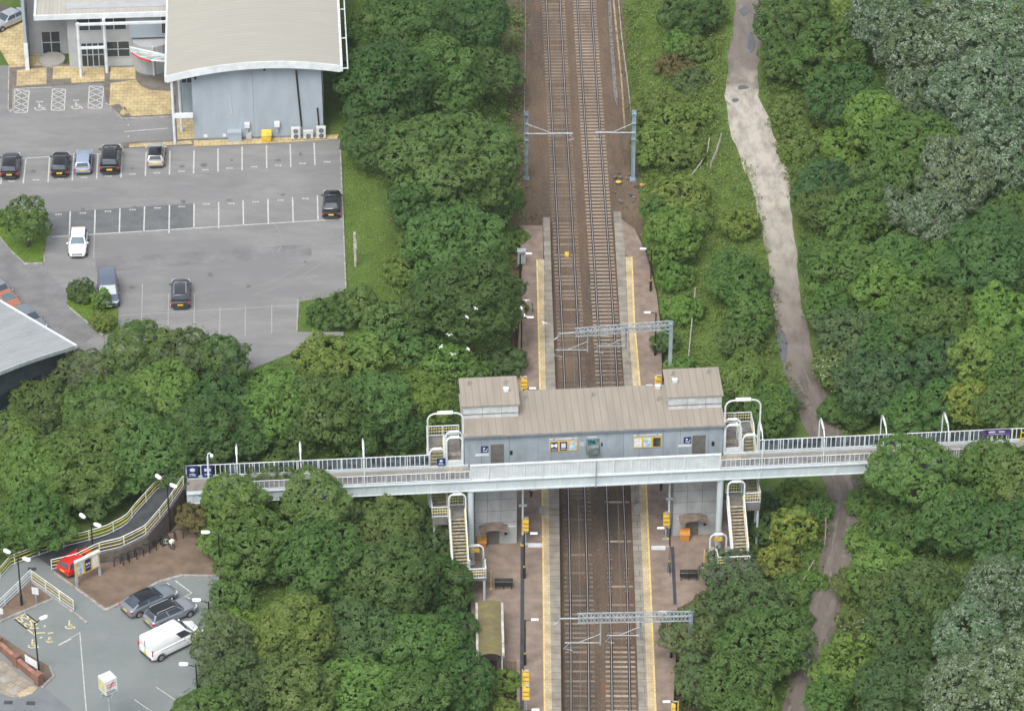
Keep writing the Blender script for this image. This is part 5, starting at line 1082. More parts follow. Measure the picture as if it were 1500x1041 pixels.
m = MB(); m.box(u1,u2,v1-.1,v1+.1,3.3,3.55); m.build('beam', WHT, H); m = MB(); m.box(u1-.2,-2.62,v1-.1,v1+.12,6.05,6.29); m.build('beam', WHT, H)
u, v, _ = hl(226,111); m = MB(); m.tube([(u,v,0),(u,v,3.4)],.12,8); m.build('canopy_post', WHT, H)
m = MB(); c = [(-2.63,11.2),(-6.6,13.2),(-6.4,12.2),(-5.6,11.1),(-4.4,10.3),(-2.63,9.9)]; m.prism(c, 3.42, 3.5); m.build('canopy', mat('canopy_glass', (.40,.47,.46), .2, .2, 1.5), H); m = MB(); m.tube([(x,y,3.5) for x, y in c], .07, 6, closed=True); [m.tube([(-2.63,11.2,3.5),(x,y,3.5)],.04,4) for x, y in c[2:]]; m.build('canopy_frame', WHT, H)
m = MB(); m.tube([(-6.3,12.1,3.45),(-5.55,11.0,3.45),(-4.4,10.2,3.45)], .12, 6); m.build('red_edge', RED, H)
m = MB(); m.cyl((-14.9,16.9,.0),1.4,.35,20); o_ = m.build('round_step', CONC, H)

# metal roofed warehouse at the left edge
B_ = P(107,508,12.0); A_ = P(0,445,12.0); dA = (A_-B_).normalized(); ang = math.atan2(-dA.y, -dA.x)
WH = thing('warehouse', 'warehouse with pale ribbed curved metal roof and dark wall at the left edge', 'warehouse', (B_.x,B_.y,7.0), ang)
# local x along eave (towards B is +x, building lies at x<0), y away: building lies on -y side
SR = ribbed('silver_roof_sheet', (0.38,0.40,0.41), .38, 0, .9, .62, .4, .2, var=.07)
def wz(t): return 5.0 + 1.55*math.sin(math.pi*min(1,max(0,t/24)))
m = MB(); m.grid([[(x, -t, wz(t)) for x in (-40, -20, 0)] for t in np.linspace(-.2, 24, 18)]); o_ = m.build('roof', SR, WH, fix=False); s_ = o_.modifiers.new('Solidify','SOLIDIFY'); s_.thickness = .12; s_.offset = 0
m = MB(); m.box(-40,.1,.2,.42,4.8,5.08); m.build('gutter', WHT, WH); m = MB(); m.loft([[(.0,-t,wz(t)-.25),(.12,-t,wz(t)-.25),(.12,-t,wz(t)+.1),(0,-t,wz(t)+.1)] for t in np.linspace(-.2,24,18)]); m.build('verge', GALV, WH)
m = MB(); ts = np.linspace(.3, 24, 14); m.loft([[(x,-.3,0),(x,-24,0)] + [(x,-t,wz(t)-.2) for t in ts[::-1]] for x in (-40,-.8)]); m.build('wall', mat('dark_blue_wall', (.055,.075,.085), .6, .12), WH)
for y in (-4.4,-7.6): m = MB(); m.box(-.82,-.76,y-1.1,y+1.1,1.9,3.3); m.build('window', GLASS, WH)

# ------------------------------------------------------------------ vehicles
def paint(name, c, metal=.35, rough=.28): return mat(name, c, rough, .04, 1, metal=metal, coat=.6)
def car(label, px, py, heading, kind, pm, z=7.0, roof=None, rails=False, front_plate=True, name='parked_car', cat='car', group='parked cars', sc=1.0, beak=None):
    D = dict(hatch=(4.05,1.76,1.47,.98,(-1.92,.78),(-1.62,.02)), saloon=(4.75,1.84,1.44,.98,(-1.75,.95),(-1.05,.2)), fast=(4.85,1.88,1.42,1.0,(-2.15,1.0),(-1.0,.25)), estate=(4.5,1.82,1.56,1.02,(-2.08,.95),(-1.78,.25)), suv=(4.45,1.86,1.66,1.08,(-2.05,.95),(-1.75,.3)), van=(5.0,1.98,1.98,1.2,(-2.46,1.62),(-2.42,.72)), mpv=(4.9,1.92,1.92,1.15,(-2.38,1.55),(-2.3,.75)))[kind]
    L, Wd, Hh, zb, (xr0, xf0), (xr1, xf1) = D; w = Wd/2; T = thing(name, label, cat, P(px, py, z), heading, group); T.scale = (sc,)*3
    gc = .24
    def ring(x, ws, zt, zlo=gc): a = w*ws; return [(x,-a*.86,zlo),(x,-a*.98,zlo+.14),(x,-a,(zlo+zt)/2+.05),(x,-a*.97,zt-.10),(x,-a*.86,zt),(x,a*.86,zt),(x,a*.97,zt-.10),(x,a,(zlo+zt)/2+.05),(x,a*.98,zlo+.14),(x,a*.86,zlo)]
    hz = zb-.02 if kind not in ('van','mpv') else zb-.05; nose = hz-.17
    st = [(-L/2,.80,zb-.22,.38),(-L/2+.05,.92,zb-.10,.30),(-L/2+.35,.985,zb-.01,gc),(-L/2+.8,1,zb,gc),(0,1,zb,gc),(xf0-.1,1,zb,gc),(xf0+.25,.99,hz,gc),(L/2-.45,.95,hz-.06,gc),(L/2-.12,.86,nose,.28),(L/2,.74,nose-.14,.36)]
    m = MB(); m.loft([ring(*s) for s in st])
    # cabin
    tw = .80 if kind in ('van','mpv') else .70; bw = .93
    def cab(zf): # ring of cabin at height fraction
        t = zf; e = t**1.6
        return (xr0+(xr1-xr0)*(t if kind not in ('van','mpv') else e), xf0+(xf1-xf0)*t, w*(bw+(tw-bw)*(t*.75+.25*t*t)), zb-.03+(Hh-zb+.03)*(t if t < .9 else .9+(t-.9)*.75))
    rings = []
    for t in (0,.55,.88,1.0):
        r0, f0, ww, zc = cab(t); k = 0 if t < 1 else .12
        rings.append([(r0+k,-ww+k*.5,zc),(f0-k,-ww+k*.5,zc),(f0-k+ (0.06 if t<1 else 0),0,zc),(f0-k,ww-k*.5,zc),(r0+k,ww-k*.5,zc),(r0+k-(.04 if t<1 else 0),0,zc)])
    k0 = len(m.f); m.loft(rings); mats = [pm]
    if roof:
        mats.append(roof)
        for i in range(k0, len(m.f)):
            if all(m.v[j][2] > Hh-.22 for j in m.f[i]): m.m[i] = 1
    b = m.build('body', mats, T, smooth=True, bev=.035)
    G_ = CGLASS
    def glass(nm, corners, off, inset=(.06,.06,.12,.12), g_=None):
        a, b_, c, d = [Vector(v) for v in corners]   # bl, br, tr, tl
        f = lambda s, t: (a.lerp(b_, s)).lerp(d.lerp(c, s), t)
        l, r, bo, to = inset; n = (b_-a).cross(d-a).normalized()*off
        q = [f(l,bo),f(1-r,bo),f(1-r,1-to),f(l,1-to)]; mm = MB(); mm.add([tuple(p+n) for p in q]+[tuple(p-n*2.0) for p in q], [(0,1,2,3),(4,7,6,5),(0,4,5,1),(1,5,6,2),(2,6,7,3),(3,7,4,0)]); return mm.build(nm, g_ or G_, T)
    c0, c1 = cab(.02), cab(.90)
    y0, y1 = c0[2], c1[2]
    glass('windscreen', [(c0[1]+.03,-y0,c0[3]),(c0[1]+.03,y0,c0[3]),(c1[1]+.03,y1,c1[3]),(c1[1]+.03,-y1,c1[3])], .03, (.07,.07,.06,.04), beak)
    if kind != 'van': glass('rear_window', [(c0[0]-.03,y0,c0[3]),(c0[0]-.03,-y0,c0[3]),(c1[0]-.03,-y1,c1[3]),(c1[0]-.03,y1,c1[3])], .03, (.1,.1,.18 if kind != 'fast' else .1,.06))
    for s in (-1, 1):
        xs0, xs1, xt0, xt1 = c0[0], c0[1], c1[0], c1[1]
        n = 2
        segs = [(0.03,.47),(.50,.97)] if kind not in ('van','mpv') else ([(.70,.95)] if kind == 'van' else [(.03,.36),(.39,.66),(.69,.95)])
        for a, e in segs:
            bl = (xs0+(xs1-xs0)*a, s*y0, c0[3]); br_ = (xs0+(xs1-xs0)*e, s*y0, c0[3]); tr = (xt0+(xt1-xt0)*e, s*y1, c1[3]); tl = (xt0+(xt1-xt0)*a, s*y1, c1[3])
            cs = [bl, br_, tr, tl] if s < 0 else [br_, bl, tl, tr]; glass('side_window', cs, .012, (.01,.01,.10,.06))
    for x in (-L/2+.82, L/2-.86):
        for s in (-1,1):
            r_ = .33 if kind not in ('suv','van','mpv') else .36
            mm = MB(); y = s*(w-.10); mm.tube([(x,y-.11,r_),(x,y-.06,r_),(x,y+.06,r_),(x,y+.125,r_)],[r_*.9,r_,r_,r_*.92],18); wl = mm.build('wheel', RUBBER, T)
            mm = MB(); yo = s*(w+.026); mm.tube([(x,yo-.012*s,r_),(x,yo,r_)],r_*.62,14); mm.m = [0]*len(mm.f); 
            for q in range(5): t = q*2*math.pi/5; mm.tube([(x,yo+.008*s,r_),(x+r_*.58*math.cos(t),yo+.008*s,r_+r_*.58*math.sin(t))],.035,4)
            mm.build('rim', RIM, wl)
            mm = MB(); mm.tube([(x+ (r_+.05)*math.cos(t), s*(w+.004), r_+(r_+.05)*math.sin(t)) for t in [math.pi*q/8 for q in range(-1,10)]], .03, 4); mm.build('wheel_arch', DKG, T)
    for s in (-1,1):
        mm = MB(); mm.loft([[(x,s*w*a,nose-.17),(x,s*w*b2,nose-.17),(x,s*w*b2,nose-.06),(x,s*w*a,nose-.06)] for x, a, b2 in ((L/2-.4,.70,.96),(L/2-.10,.52,.86),(L/2-.015,.50,.76))]); mm.build('headlight', HEAD, T)
        mm = MB(); mm.box(-L/2-.012,-L/2+.2,*sorted((s*w*.74,s*w*.955)),zb-.30,zb-.15) if kind not in ('van',) else mm.box(-L/2-.03,-L/2+.06,*sorted((s*w*.93,s*w*.985)),.85,1.4); mm.build('taillight', TAIL, T, bev=.02)
        mm = MB(); mm.ball((xf0-.12,s*(w+.10),zb+.06),.12,.7,1,.7,8,5); mm.build('mirror', pm, T, smooth=True)
    mm = MB(); zp = .62 if kind not in ('van','mpv') else .62; mm.box(-L/2-.035,-L/2+.02,-.27,.27,zp,zp+.14); mm.build('number_plate', PLATE, T)
    mm = MB(); mm.box(L/2-.02,L/2+.03,-.27,.27,.42,.54); mm.build('number_plate', PLATW, T)
    mm = MB(); mm.box(L/2-.06,L/2+.012,-w*.55,w*.55,.56,.68); mm.box(L/2-.06,L/2+.008,-w*.6,w*.6,.30,.40); mm.build('grille', BLK, T)
    mm = MB(); mm.box(-L/2-.02,-L/2+.1,-w*.75,w*.75,.30,.42); mm.build('bumper_insert', DKG, T)
    if kind == 'van':
        mm = MB(); mm.box(-L/2-.035,-L/2-.0,-.012,.012,.5,1.9); mm.box(-L/2-.03,-L/2,-w*.8,w*.8,.42,.52); mm.build('rear_door_seam', DKG, T)
        for s in (-1,1): mm = MB(); mm.box(-1.6,.55,*sorted((s*(w-.01),s*(w+.012))),1.02,1.06); mm.box(.58,.60,*sorted((s*(w-.06),s*(w+.008))),.5,1.2); mm.build('side_trim', mat('van_trim', (.45,.47,.5), .5), T)
        mm = MB(); [mm.box(x-.012,x+.012,-w*.7,w*.7,Hh-.005,Hh+.012) for x in (-1.6,-.8,0)]; mm.build('roof_ribs', mat('van_rib', (.6,.62,.62), .5), T)
    if rails:
        for s in (-1,1): mm = MB(); mm.tube([(xr1+.15,s*w*.62,Hh-.02),(xr1+.3,s*w*.62,Hh+.06),(xf1-.2,s*w*.62,Hh+.06),(xf1-.05,s*w*.62,Hh-.02)],.03,6); mm.build('roof_rail', mat('bright_rail', (.7,.72,.73), .3, .05, metal=.7), T)
    return T
def hd(rear, front, z=7.0): a, b = P(*rear, z), P(*front, z); return math.atan2((b-a).y, (b-a).x)
BLKP = paint('black_car_paint', (.012,.013,.016), .2); SILV_P = paint('silver_car_paint', (.46,.49,.52), .5); BLUS = paint('ice_blue_car_paint', (.38,.46,.58), .5)
GREY_P = paint('grey_car_paint', (.24,.28,.31), .45); GREY2 = paint('mid_grey_car_paint', (.30,.33,.37), .45); WHTP = paint('white_car_paint', (.78,.80,.82), .0, .3); NAVP = paint('slate_blue_car_paint', (.14,.17,.23), .4)
ORGP = paint('orange_car_paint', (.42,.17,.10), .2); REDP = paint('red_car_paint', (.55,.025,.02), .1); SANDP = paint('pale_silver_car_paint', (.52,.52,.50), .4)
up = R(92)
car('silver saloon parked across the yellow paving beside the office', 12, 36, hd((40,22),(-8,44)), 'saloon', SILV_P)
car('black hatchback at the end of the bay row by the frame edge', 16, 249, hd((15,258),(19,226)), 'hatch', BLKP, sc=1.03)
car('black hatchback with bright red tail lamps beside an ice blue car', 89, 247, hd((88,256),(91,225)), 'hatch', BLKP)
car('ice blue small hatchback between two black cars', 123, 243, hd((122,252),(125,222)), 'hatch', BLUS, sc=.97)
car('big black off-roader with dark glass beside the ice blue car', 162.5, 240, hd((161.5,250),(164.5,216)), 'suv', BLKP, sc=1.05)
car('silver hatchback with black roof parked alone in the bay row', 229, 233, hd((228.5,242),(230.5,212)), 'hatch', SANDP, roof=BLKP, sc=.98)
car('black saloon in the corner bay beside the grass verge', 486, 305, hd((486,313),(487.5,281)), 'saloon', BLKP, sc=.96)
car('white small hatchback facing the camera across the bay line', 115, 364, hd((117,345),(114,377)), 'hatch', WHTP, beak=BGLASS)
car('slate blue people carrier parked behind the bushy sapling island', 159, 434, hd((158,405),(161,446)), 'mpv', NAVP, beak=BGLASS)
car('dark grey off-roader with roof rails alone in the middle of the tarmac', 265, 437, hd((265,446),(265.5,414)), 'suv', paint('charcoal_car_paint', (.045,.05,.058), .3), rails=True, sc=.97)
car('orange car half hidden behind the warehouse roof', 9, 447, hd((-8,428),(24,455)), 'hatch', ORGP, beak=BGLASS)
car('grey car with only its roof showing past the warehouse gutter', 44, 476, hd((28,463),(60,490)), 'hatch', GREY_P)
car('grey camper with rounded roof behind the warehouse, beyond the orange car', -6, 436, hd((-24,420),(6,445)), 'mpv', GREY2)
car('grey fastback with black glass roof in the station car park', 219, 886, hd((189,893),(248,866)), 'fast', GREY_P, roof=BLKP, sc=1.0)
car('blue grey estate with dark roof and bright roof rails next to the white van', 250, 905, hd((220,912),(280,886)), 'estate', GREY2, roof=BLKP, rails=True)
car('white panel van parked beside the overhanging dull tree', 252, 947, hd((222,958),(282,929)), 'van', WHTP, name='parked_van', cat='van', sc=1.06)
car('small red hatchback half hidden behind the notice board', 116, 829, hd((99,836),(137,812)), 'hatch', REDP, sc=.95)
for px, py in ((16,249),): pass

# ------------------------------------------------------------------ people
SKIN = mat('skin', (.45,.27,.2), .6, .05); JKT = mat('navy_jacket', (.012,.018,.05), .8, .15); TRS = mat('dark_trousers', (.02,.02,.025), .85, .15); HAIRM = mat('brown_hair', (.05,.03,.02), .8, .2); CAPM = mat('white_cap', (.75,.75,.73), .7, .05)
def skin(name, pts, edges, m_, par, root=0, sub=2):
    me = bpy.data.meshes.new(name); me.from_pydata([p[:3] for p in pts], edges, []); me.materials.append(m_)
    o = bpy.data.objects.new(name, me); COL.objects.link(o); o.parent = par
    s = o.modifiers.new('Skin','SKIN'); s.use_smooth_shade = True
    for i, p in enumerate(pts): r = p[3]; me.skin_vertices[0].data[i].radius = (r, r*(p[4] if len(p) > 4 else 1)); me.skin_vertices[0].data[i].use_root = i == root
    b = o.modifiers.new('Subdivision','SUBSURF'); b.levels = sub; b.render_levels = sub; return o
def person(label, loc, rz, hair, step=0.18, lift=0.0):
    T = thing('person', label, 'person', loc, rz)
    # facing +y; one skeleton: pelvis, spine, neck, head; arms with five fingers; legs mid-stride
    pts = [(0,0,.95,.12,.8),(0,0,1.15,.12,.75),(0,.01,1.35,.145,.7),(0,0,1.46,.075),(0,.01,1.54,.055),(0,.02,1.62,.085,1.1),(0,.02,1.72,.08,1.1)]; ed = [(0,1),(1,2),(2,3),(3,4),(4,5),(5,6)]
    J = {}
    for s, ph in ((-1,1),(1,-1)):
        k = len(pts); pts += [(s*.18,0,1.41,.06),(s*.22,-ph*.06,1.14,.045),(s*.22,ph*.02+.06,.92,.034),(s*.22,ph*.03+.09,.86,.03)]; ed += [(2,k),(k,k+1),(k+1,k+2),(k+2,k+3)]
        for f in range(4):
            q = len(pts); x = s*(.205+.011*(f-1.5)); y = .085+ph*.03+.018*(f-1.5); ln = (.075,.088,.082,.065)[f]
            pts += [(x,y,.83,.009),(x-s*.012,y+.012,.83-ln*.55,.0085),(x-s*.028,y+.02,.83-ln,.0075)]; ed += [(k+3,q),(q,q+1),(q+1,q+2)]
        q = len(pts); pts += [(s*.185,.125+ph*.03,.86,.010),(s*.175,.14+ph*.03,.825,.009)]; ed += [(k+3,q),(q,q+1)]
        k = len(pts); fy = ph*step; dz = lift if ph > 0 else 0
        pts += [(s*.09,.0,.88,.09),(s*.1,fy*.5+.03,.5+dz*.6,.06),(s*.1,fy-.02,.09+dz,.042),(s*.11,fy+.06,.045+dz,.04),(s*.11,fy+.17,.03+dz,.03)]; ed += [(0,k),(k,k+1),(k+1,k+2),(k+2,k+3),(k+3,k+4)]; J[s] = (fy, dz, ph)
    skin('body', pts, ed, SKIN, T, 0, 1)
    jp = [(0,0,.93,.15,.85),(0,0,1.15,.145,.8),(0,.01,1.36,.165,.72),(0,0,1.46,.09)]; je = [(0,1),(1,2),(2,3)]
    for s in (-1,1):
        ph = J[s][2]; k = len(jp); jp += [(s*.185,0,1.41,.075),(s*.225,-ph*.06,1.14,.062),(s*.222,ph*.02+.06,.93,.05)]; je += [(2,k),(k,k+1),(k+1,k+2)]
    skin('jacket', jp, je, JKT, T, 0, 1)
    tp = [(0,0,.94,.135,.85)]; te = []
    for s in (-1,1):
        fy, dz, ph = J[s]; k = len(tp); tp += [(s*.09,.0,.86,.105),(s*.1,fy*.5+.03,.5+dz*.6,.078),(s*.1,fy-.02,.1+dz,.06)]; te += [(0,k),(k,k+1),(k+1,k+2)]
    skin('trousers', tp, te, TRS, T, 0, 1)
    for s in (-1,1): fy, dz, ph = J[s]; m = MB(); m.ball((s*.11,fy+.06,.045+dz),.06,.85,2.1,.8,8,6); m.build('shoe', BLK, T, smooth=True)
    m = MB(); m.ball((0,.005,1.72),.115,.92,1.05,.85,10,7); m.build('hair', hair, T, smooth=True)
    m = MB(); m.ball((0,.115,1.655),.018,1,1.4,1.3,6,5); m.build('nose', SKIN, T)
    for s in (-1,1): m = MB(); m.ball((s*.033,.098,1.685),.011,n=6,m=4); m.build('eye', BLK, T); m = MB(); m.ball((s*.09,.02,1.67),.025,.4,.8,1.2,6,5); m.build('ear', SKIN, T)
    m = MB(); m.cbox(0,.103,1.62,.045,.012,.012); m.build('mouth', mat('lip', (.35,.13,.11), .6), T)
    return T
fl = 9.6 - 14*.183
pz = BO; p = W(-.42-2.25, 5.85-.25*13.5, 9.6-.183*14); person('person in a navy jacket walking down the shelter side steps', p, BA+math.pi, HAIRM, .16, .1)
p = W(51.0, 1.2, DZ); person('person in dark clothes with a white cap at the far bridge end', p, BA+R(90), CAPM, .2, 0)
# ------------------------------------------------------------------ vegetation
def norm(a): return a / np.maximum(np.linalg.norm(a, axis=-1, keepdims=True), 1e-9)
def leaf_mesh(name, pos, nrm, size, rg, m_, aspect=.55):
    """one folded kite-shaped leaf spray per position"""
    n = len(pos); nrm = norm(nrm); a = norm(np.cross(nrm, norm(rg.normal(size=(n,3))))); b = np.cross(nrm, a)
    L_ = size * rg.uniform(.65, 1.35, (n,1)); w_ = L_ * aspect * rg.uniform(.8, 1.2, (n,1))
    tip = pos + a*L_*.55; base = pos - a*L_*.45; l = pos + b*w_*.5 - nrm*L_*.10; r = pos - b*w_*.5 - nrm*L_*.10
    v = np.stack([tip, l, base, r], 1).reshape(-1, 3)
    me = bpy.data.meshes.new(name); me.vertices.add(n*4); me.vertices.foreach_set('co', v.ravel().astype(np.float32))
    me.loops.add(n*4); me.loops.foreach_set('vertex_index', np.arange(n*4, dtype=np.int32))
    me.polygons.add(n); me.polygons.foreach_set('loop_start', np.arange(0, n*4, 4, dtype=np.int32)); me.polygons.foreach_set('loop_total', np.full(n, 4, np.int32))
    me.materials.append(m_); me.update(); me.validate(); return me
def crown(name, Rr, sq, nl, seed, m_, dens=2.4, leaf=.42, per=9, core=.76, lr=(.24,.40), tall=1.0, up=.45):
    rg = np.random.default_rng(seed)
    # lobes on an ellipsoid, more of them above than below
    i = np.arange(nl) + .5; ph = np.arccos(1 - 1.72*i/nl); th = math.pi*(1+5**.5)*i + rg.uniform(0, 6)
    d = np.stack([np.cos(th)*np.sin(ph), np.sin(th)*np.sin(ph), np.cos(ph)], 1); d = norm(d + rg.normal(0, .16, d.shape))
    rl = Rr * rg.uniform(*lr, nl); sh = 1 + .09*np.sin(2*np.arctan2(d[:,1:2], d[:,0:1]) + rg.uniform(0,6)) + .06*np.sin(3*np.arctan2(d[:,1:2], d[:,0:1]) + rg.uniform(0,6)) + .05*np.sin(5*d[:,2:3] + rg.uniform(0,6))
    c = d * (Rr*rg.uniform(.66, .86, (nl,1))*sh) * np.array([1, 1, sq])
    c = np.vstack([c, [[0,0,0]]]); rl = np.append(rl, Rr*core*min(1, sq))
    P_, N_ = [], []
    for k in range(nl + 1):
        n = int(dens * 4*math.pi*rl[k]**2 * (.5 if k == nl else 1))
        q = norm(rg.normal(size=(n,3))); out = norm(c[k] + q*rl[k]*.6 + 1e-6)
        q = q[(np.sum(q*out, 1) > -.15) & (q[:,2] > -.55)]
        p = c[k] + q*rl[k]*rg.uniform(.92, 1.06, (len(q),1))*np.array([1,1,.92])
        ok = np.ones(len(p), bool)
        for j in range(nl + 1):
            if j != k: ok &= np.linalg.norm(p - c[j], axis=1) > rl[j]*.88
        P_.append(p[ok]); N_.append(q[ok])
    p = np.vstack(P_); q = np.vstack(N_)
    k = rg.random(len(p)) < .09; p = np.vstack([p, p[k] + q[k]*rg.uniform(.02, .13, (k.sum(),1))*Rr]); q = np.vstack([q, q[k]])
    pos = np.repeat(p, per, 0); nr = np.repeat(q, per, 0)
    off = rg.normal(0, leaf*.48, pos.shape); off -= nr*np.sum(off*nr, 1, keepdims=True)*.70
    pos = pos + off; pos[:,2] *= tall
    nr = nr*.75 + np.array([0,0,up]) + rg.normal(0, .20, nr.shape)
    return leaf_mesh(name, pos, nr, leaf, rg, m_)
def trunk_mesh(name, h, r, Rr, seed, limbs=6):
    rg = random.Random(seed); m = MB(); m.tube([(0,0,-.8),(rg.uniform(-.1,.1)*h*.1,.03*h,h*.35),(rg.uniform(-.1,.1)*h*.2,0,h*.7),(0,0,h)], [r*1.25, r, r*.72, r*.3], 8)
    for i in range(limbs):
        a = 2*math.pi*i/limbs + rg.uniform(-.4,.4); z = h*rg.uniform(.45,.75); e = Rr*rg.uniform(.45,.7)
        m.tube([(0,0,z),(math.cos(a)*e*.5,math.sin(a)*e*.5,z+h*.14),(math.cos(a)*e,math.sin(a)*e,z+h*rg.uniform(.24,.36))], [r*.5, r*.32, r*.12], 6)
    return m.mesh(name, BARK)
# crown stock: several shapes for each size and leaf kind
CL = {}
def stock(key, Rr, hc, sq, nl, m_, n=3, **k):
    CL[key] = (Rr, hc, [crown('crown', Rr, sq, nl, 100*len(CL)+s, m_, **k) for s in range(n)], trunk_mesh('trunk', hc + Rr*.25, .045*Rr+.04, Rr, len(CL)))
stock('big', 6.0, 6.2, .86, 110, LEAF, 4, dens=9.5, leaf=.235, lr=(.13,.23))
stock('mid', 4.0, 4.0, .88, 76, LEAF, 4, dens=10, leaf=.23, lr=(.14,.26))
stock('fine', 4.0, 3.8, .80, 90, LEAF, 3, dens=13, leaf=.185, lr=(.12,.22))
stock('bush', 2.4, 1.7, .72, 44, LEAF, 4, dens=11, leaf=.23, lr=(.16,.30))
stock('bramble', 2.6, .7, .5, 50, LEAF, 3, dens=10, leaf=.24, lr=(.13,.24), up=.7)
stock('silver', 5.0, 5.6, .95, 110, SILV, 3, dens=8.0, leaf=.25, lr=(.12,.22))
stock('yellow', 2.4, 2.0, .85, 40, YLEAF, 2, dens=10, leaf=.24, lr=(.16,.30))
stock('buddleia', 2.6, 1.7, .7, 44, BUDD, 1, dens=10, leaf=.25, lr=(.14,.26))
stock('flower', 3.2, 2.8, .8, 60, WHTL, 2, dens=9, leaf=.25, lr=(.14,.26))
stock('sapling', 1.7, 2.4, .95, 20, LEAF, 2, dens=6, leaf=.26, lr=(.22,.38), core=.4)
TONE = dict(dk=(.082,.160,.044), md=(.106,.198,.049), lt=(.140,.246,.052), yl=(.165,.245,.052), bl=(.088,.162,.058), gr=(.118,.178,.064), ol=(.124,.192,.050), sv=(.118,.186,.085), br=(.145,.14,.055))
TN = dict(dk='dark green', md='mid green', lt='bright green', yl='yellow green', bl='bluish green', gr='dull grey green', ol='olive green', sv='silver leaved', br='brownish green')
KN = dict(big='tall broadleaf tree', mid='broadleaf tree', fine='fine leaved tree', bush='rounded bush', bramble='low bramble mound', silver='poplar with white leaf undersides', yellow='shrub with yellow leaves', buddleia='buddleia with purple flowers', flower='tree flecked with pale blossom', sapling='small tree')
NM = dict(big='broadleaf_tree', mid='broadleaf_tree', fine='fine_leaved_tree', bush='bush', bramble='bramble', silver='poplar_tree', yellow='yellow_shrub', buddleia='buddleia', flower='blossom_tree', sapling='sapling')
tr_ = random.Random(11); NT = 0
def tree(kind, tone, px, py, r, where, grp, hk=1.0, sz=1.0):
    """crown seen at pixel px,py with pixel radius r"""
    global NT
    Rr, hc, crowns, tk = CL[kind]
    front = py > 712 - .042*(px-690)
    for _ in range(14):
        zg = 5.0
        for _ in range(8):
            s = r / ppm(py, zg + hc) / Rr; p = P(px, py, zg + hc*s*hk); zg = g(p.x, p.y)
        dv = (Vector((p.x, p.y, 0)) - BO); u_, v_ = dv.dot(BU), dv.dot(BV)
        # keep whole crowns clear of the footbridge deck
        if not (U0-2 < u_ < U1+1) or (zg + hc*s*hk + s*Rr*.8 < 9): break
        if front and v_ > -(s*Rr*.86 + .3): hk *= 1.10
        elif not front and v_ < 2.7 + s*Rr*.8 and hk > .5: hk *= .92
        else: break
    T = thing(NM[kind], '%s %s %s' % (TN[tone], KN[kind], where), 'tree' if kind not in ('bush','bramble','yellow','buddleia') else 'shrub', (p.x, p.y, zg), tr_.uniform(0, 6.28), grp)
    T.scale = (s*tr_.uniform(1.0,1.2), s*tr_.uniform(1.0,1.17), s*sz*tr_.uniform(.92,1.08))
    b = TONE[tone]; j = [tr_.uniform(.9, 1.12) for _ in range(3)]; v = tr_.uniform(.88,1.12); c = (b[0]*v*j[0], b[1]*v, b[2]*v*j[2], 1)
    o = bpy.data.objects.new('crown', crowns[NT % len(crowns)]); COL.objects.link(o); o.parent = T; o.location = (0, 0, hc*hk); o.color = c
    if kind not in ('bramble',):
        k = bpy.data.objects.new('trunk', tk); COL.objects.link(k); k.parent = T; k.scale = (1, 1, hk)
    NT += 1; return T
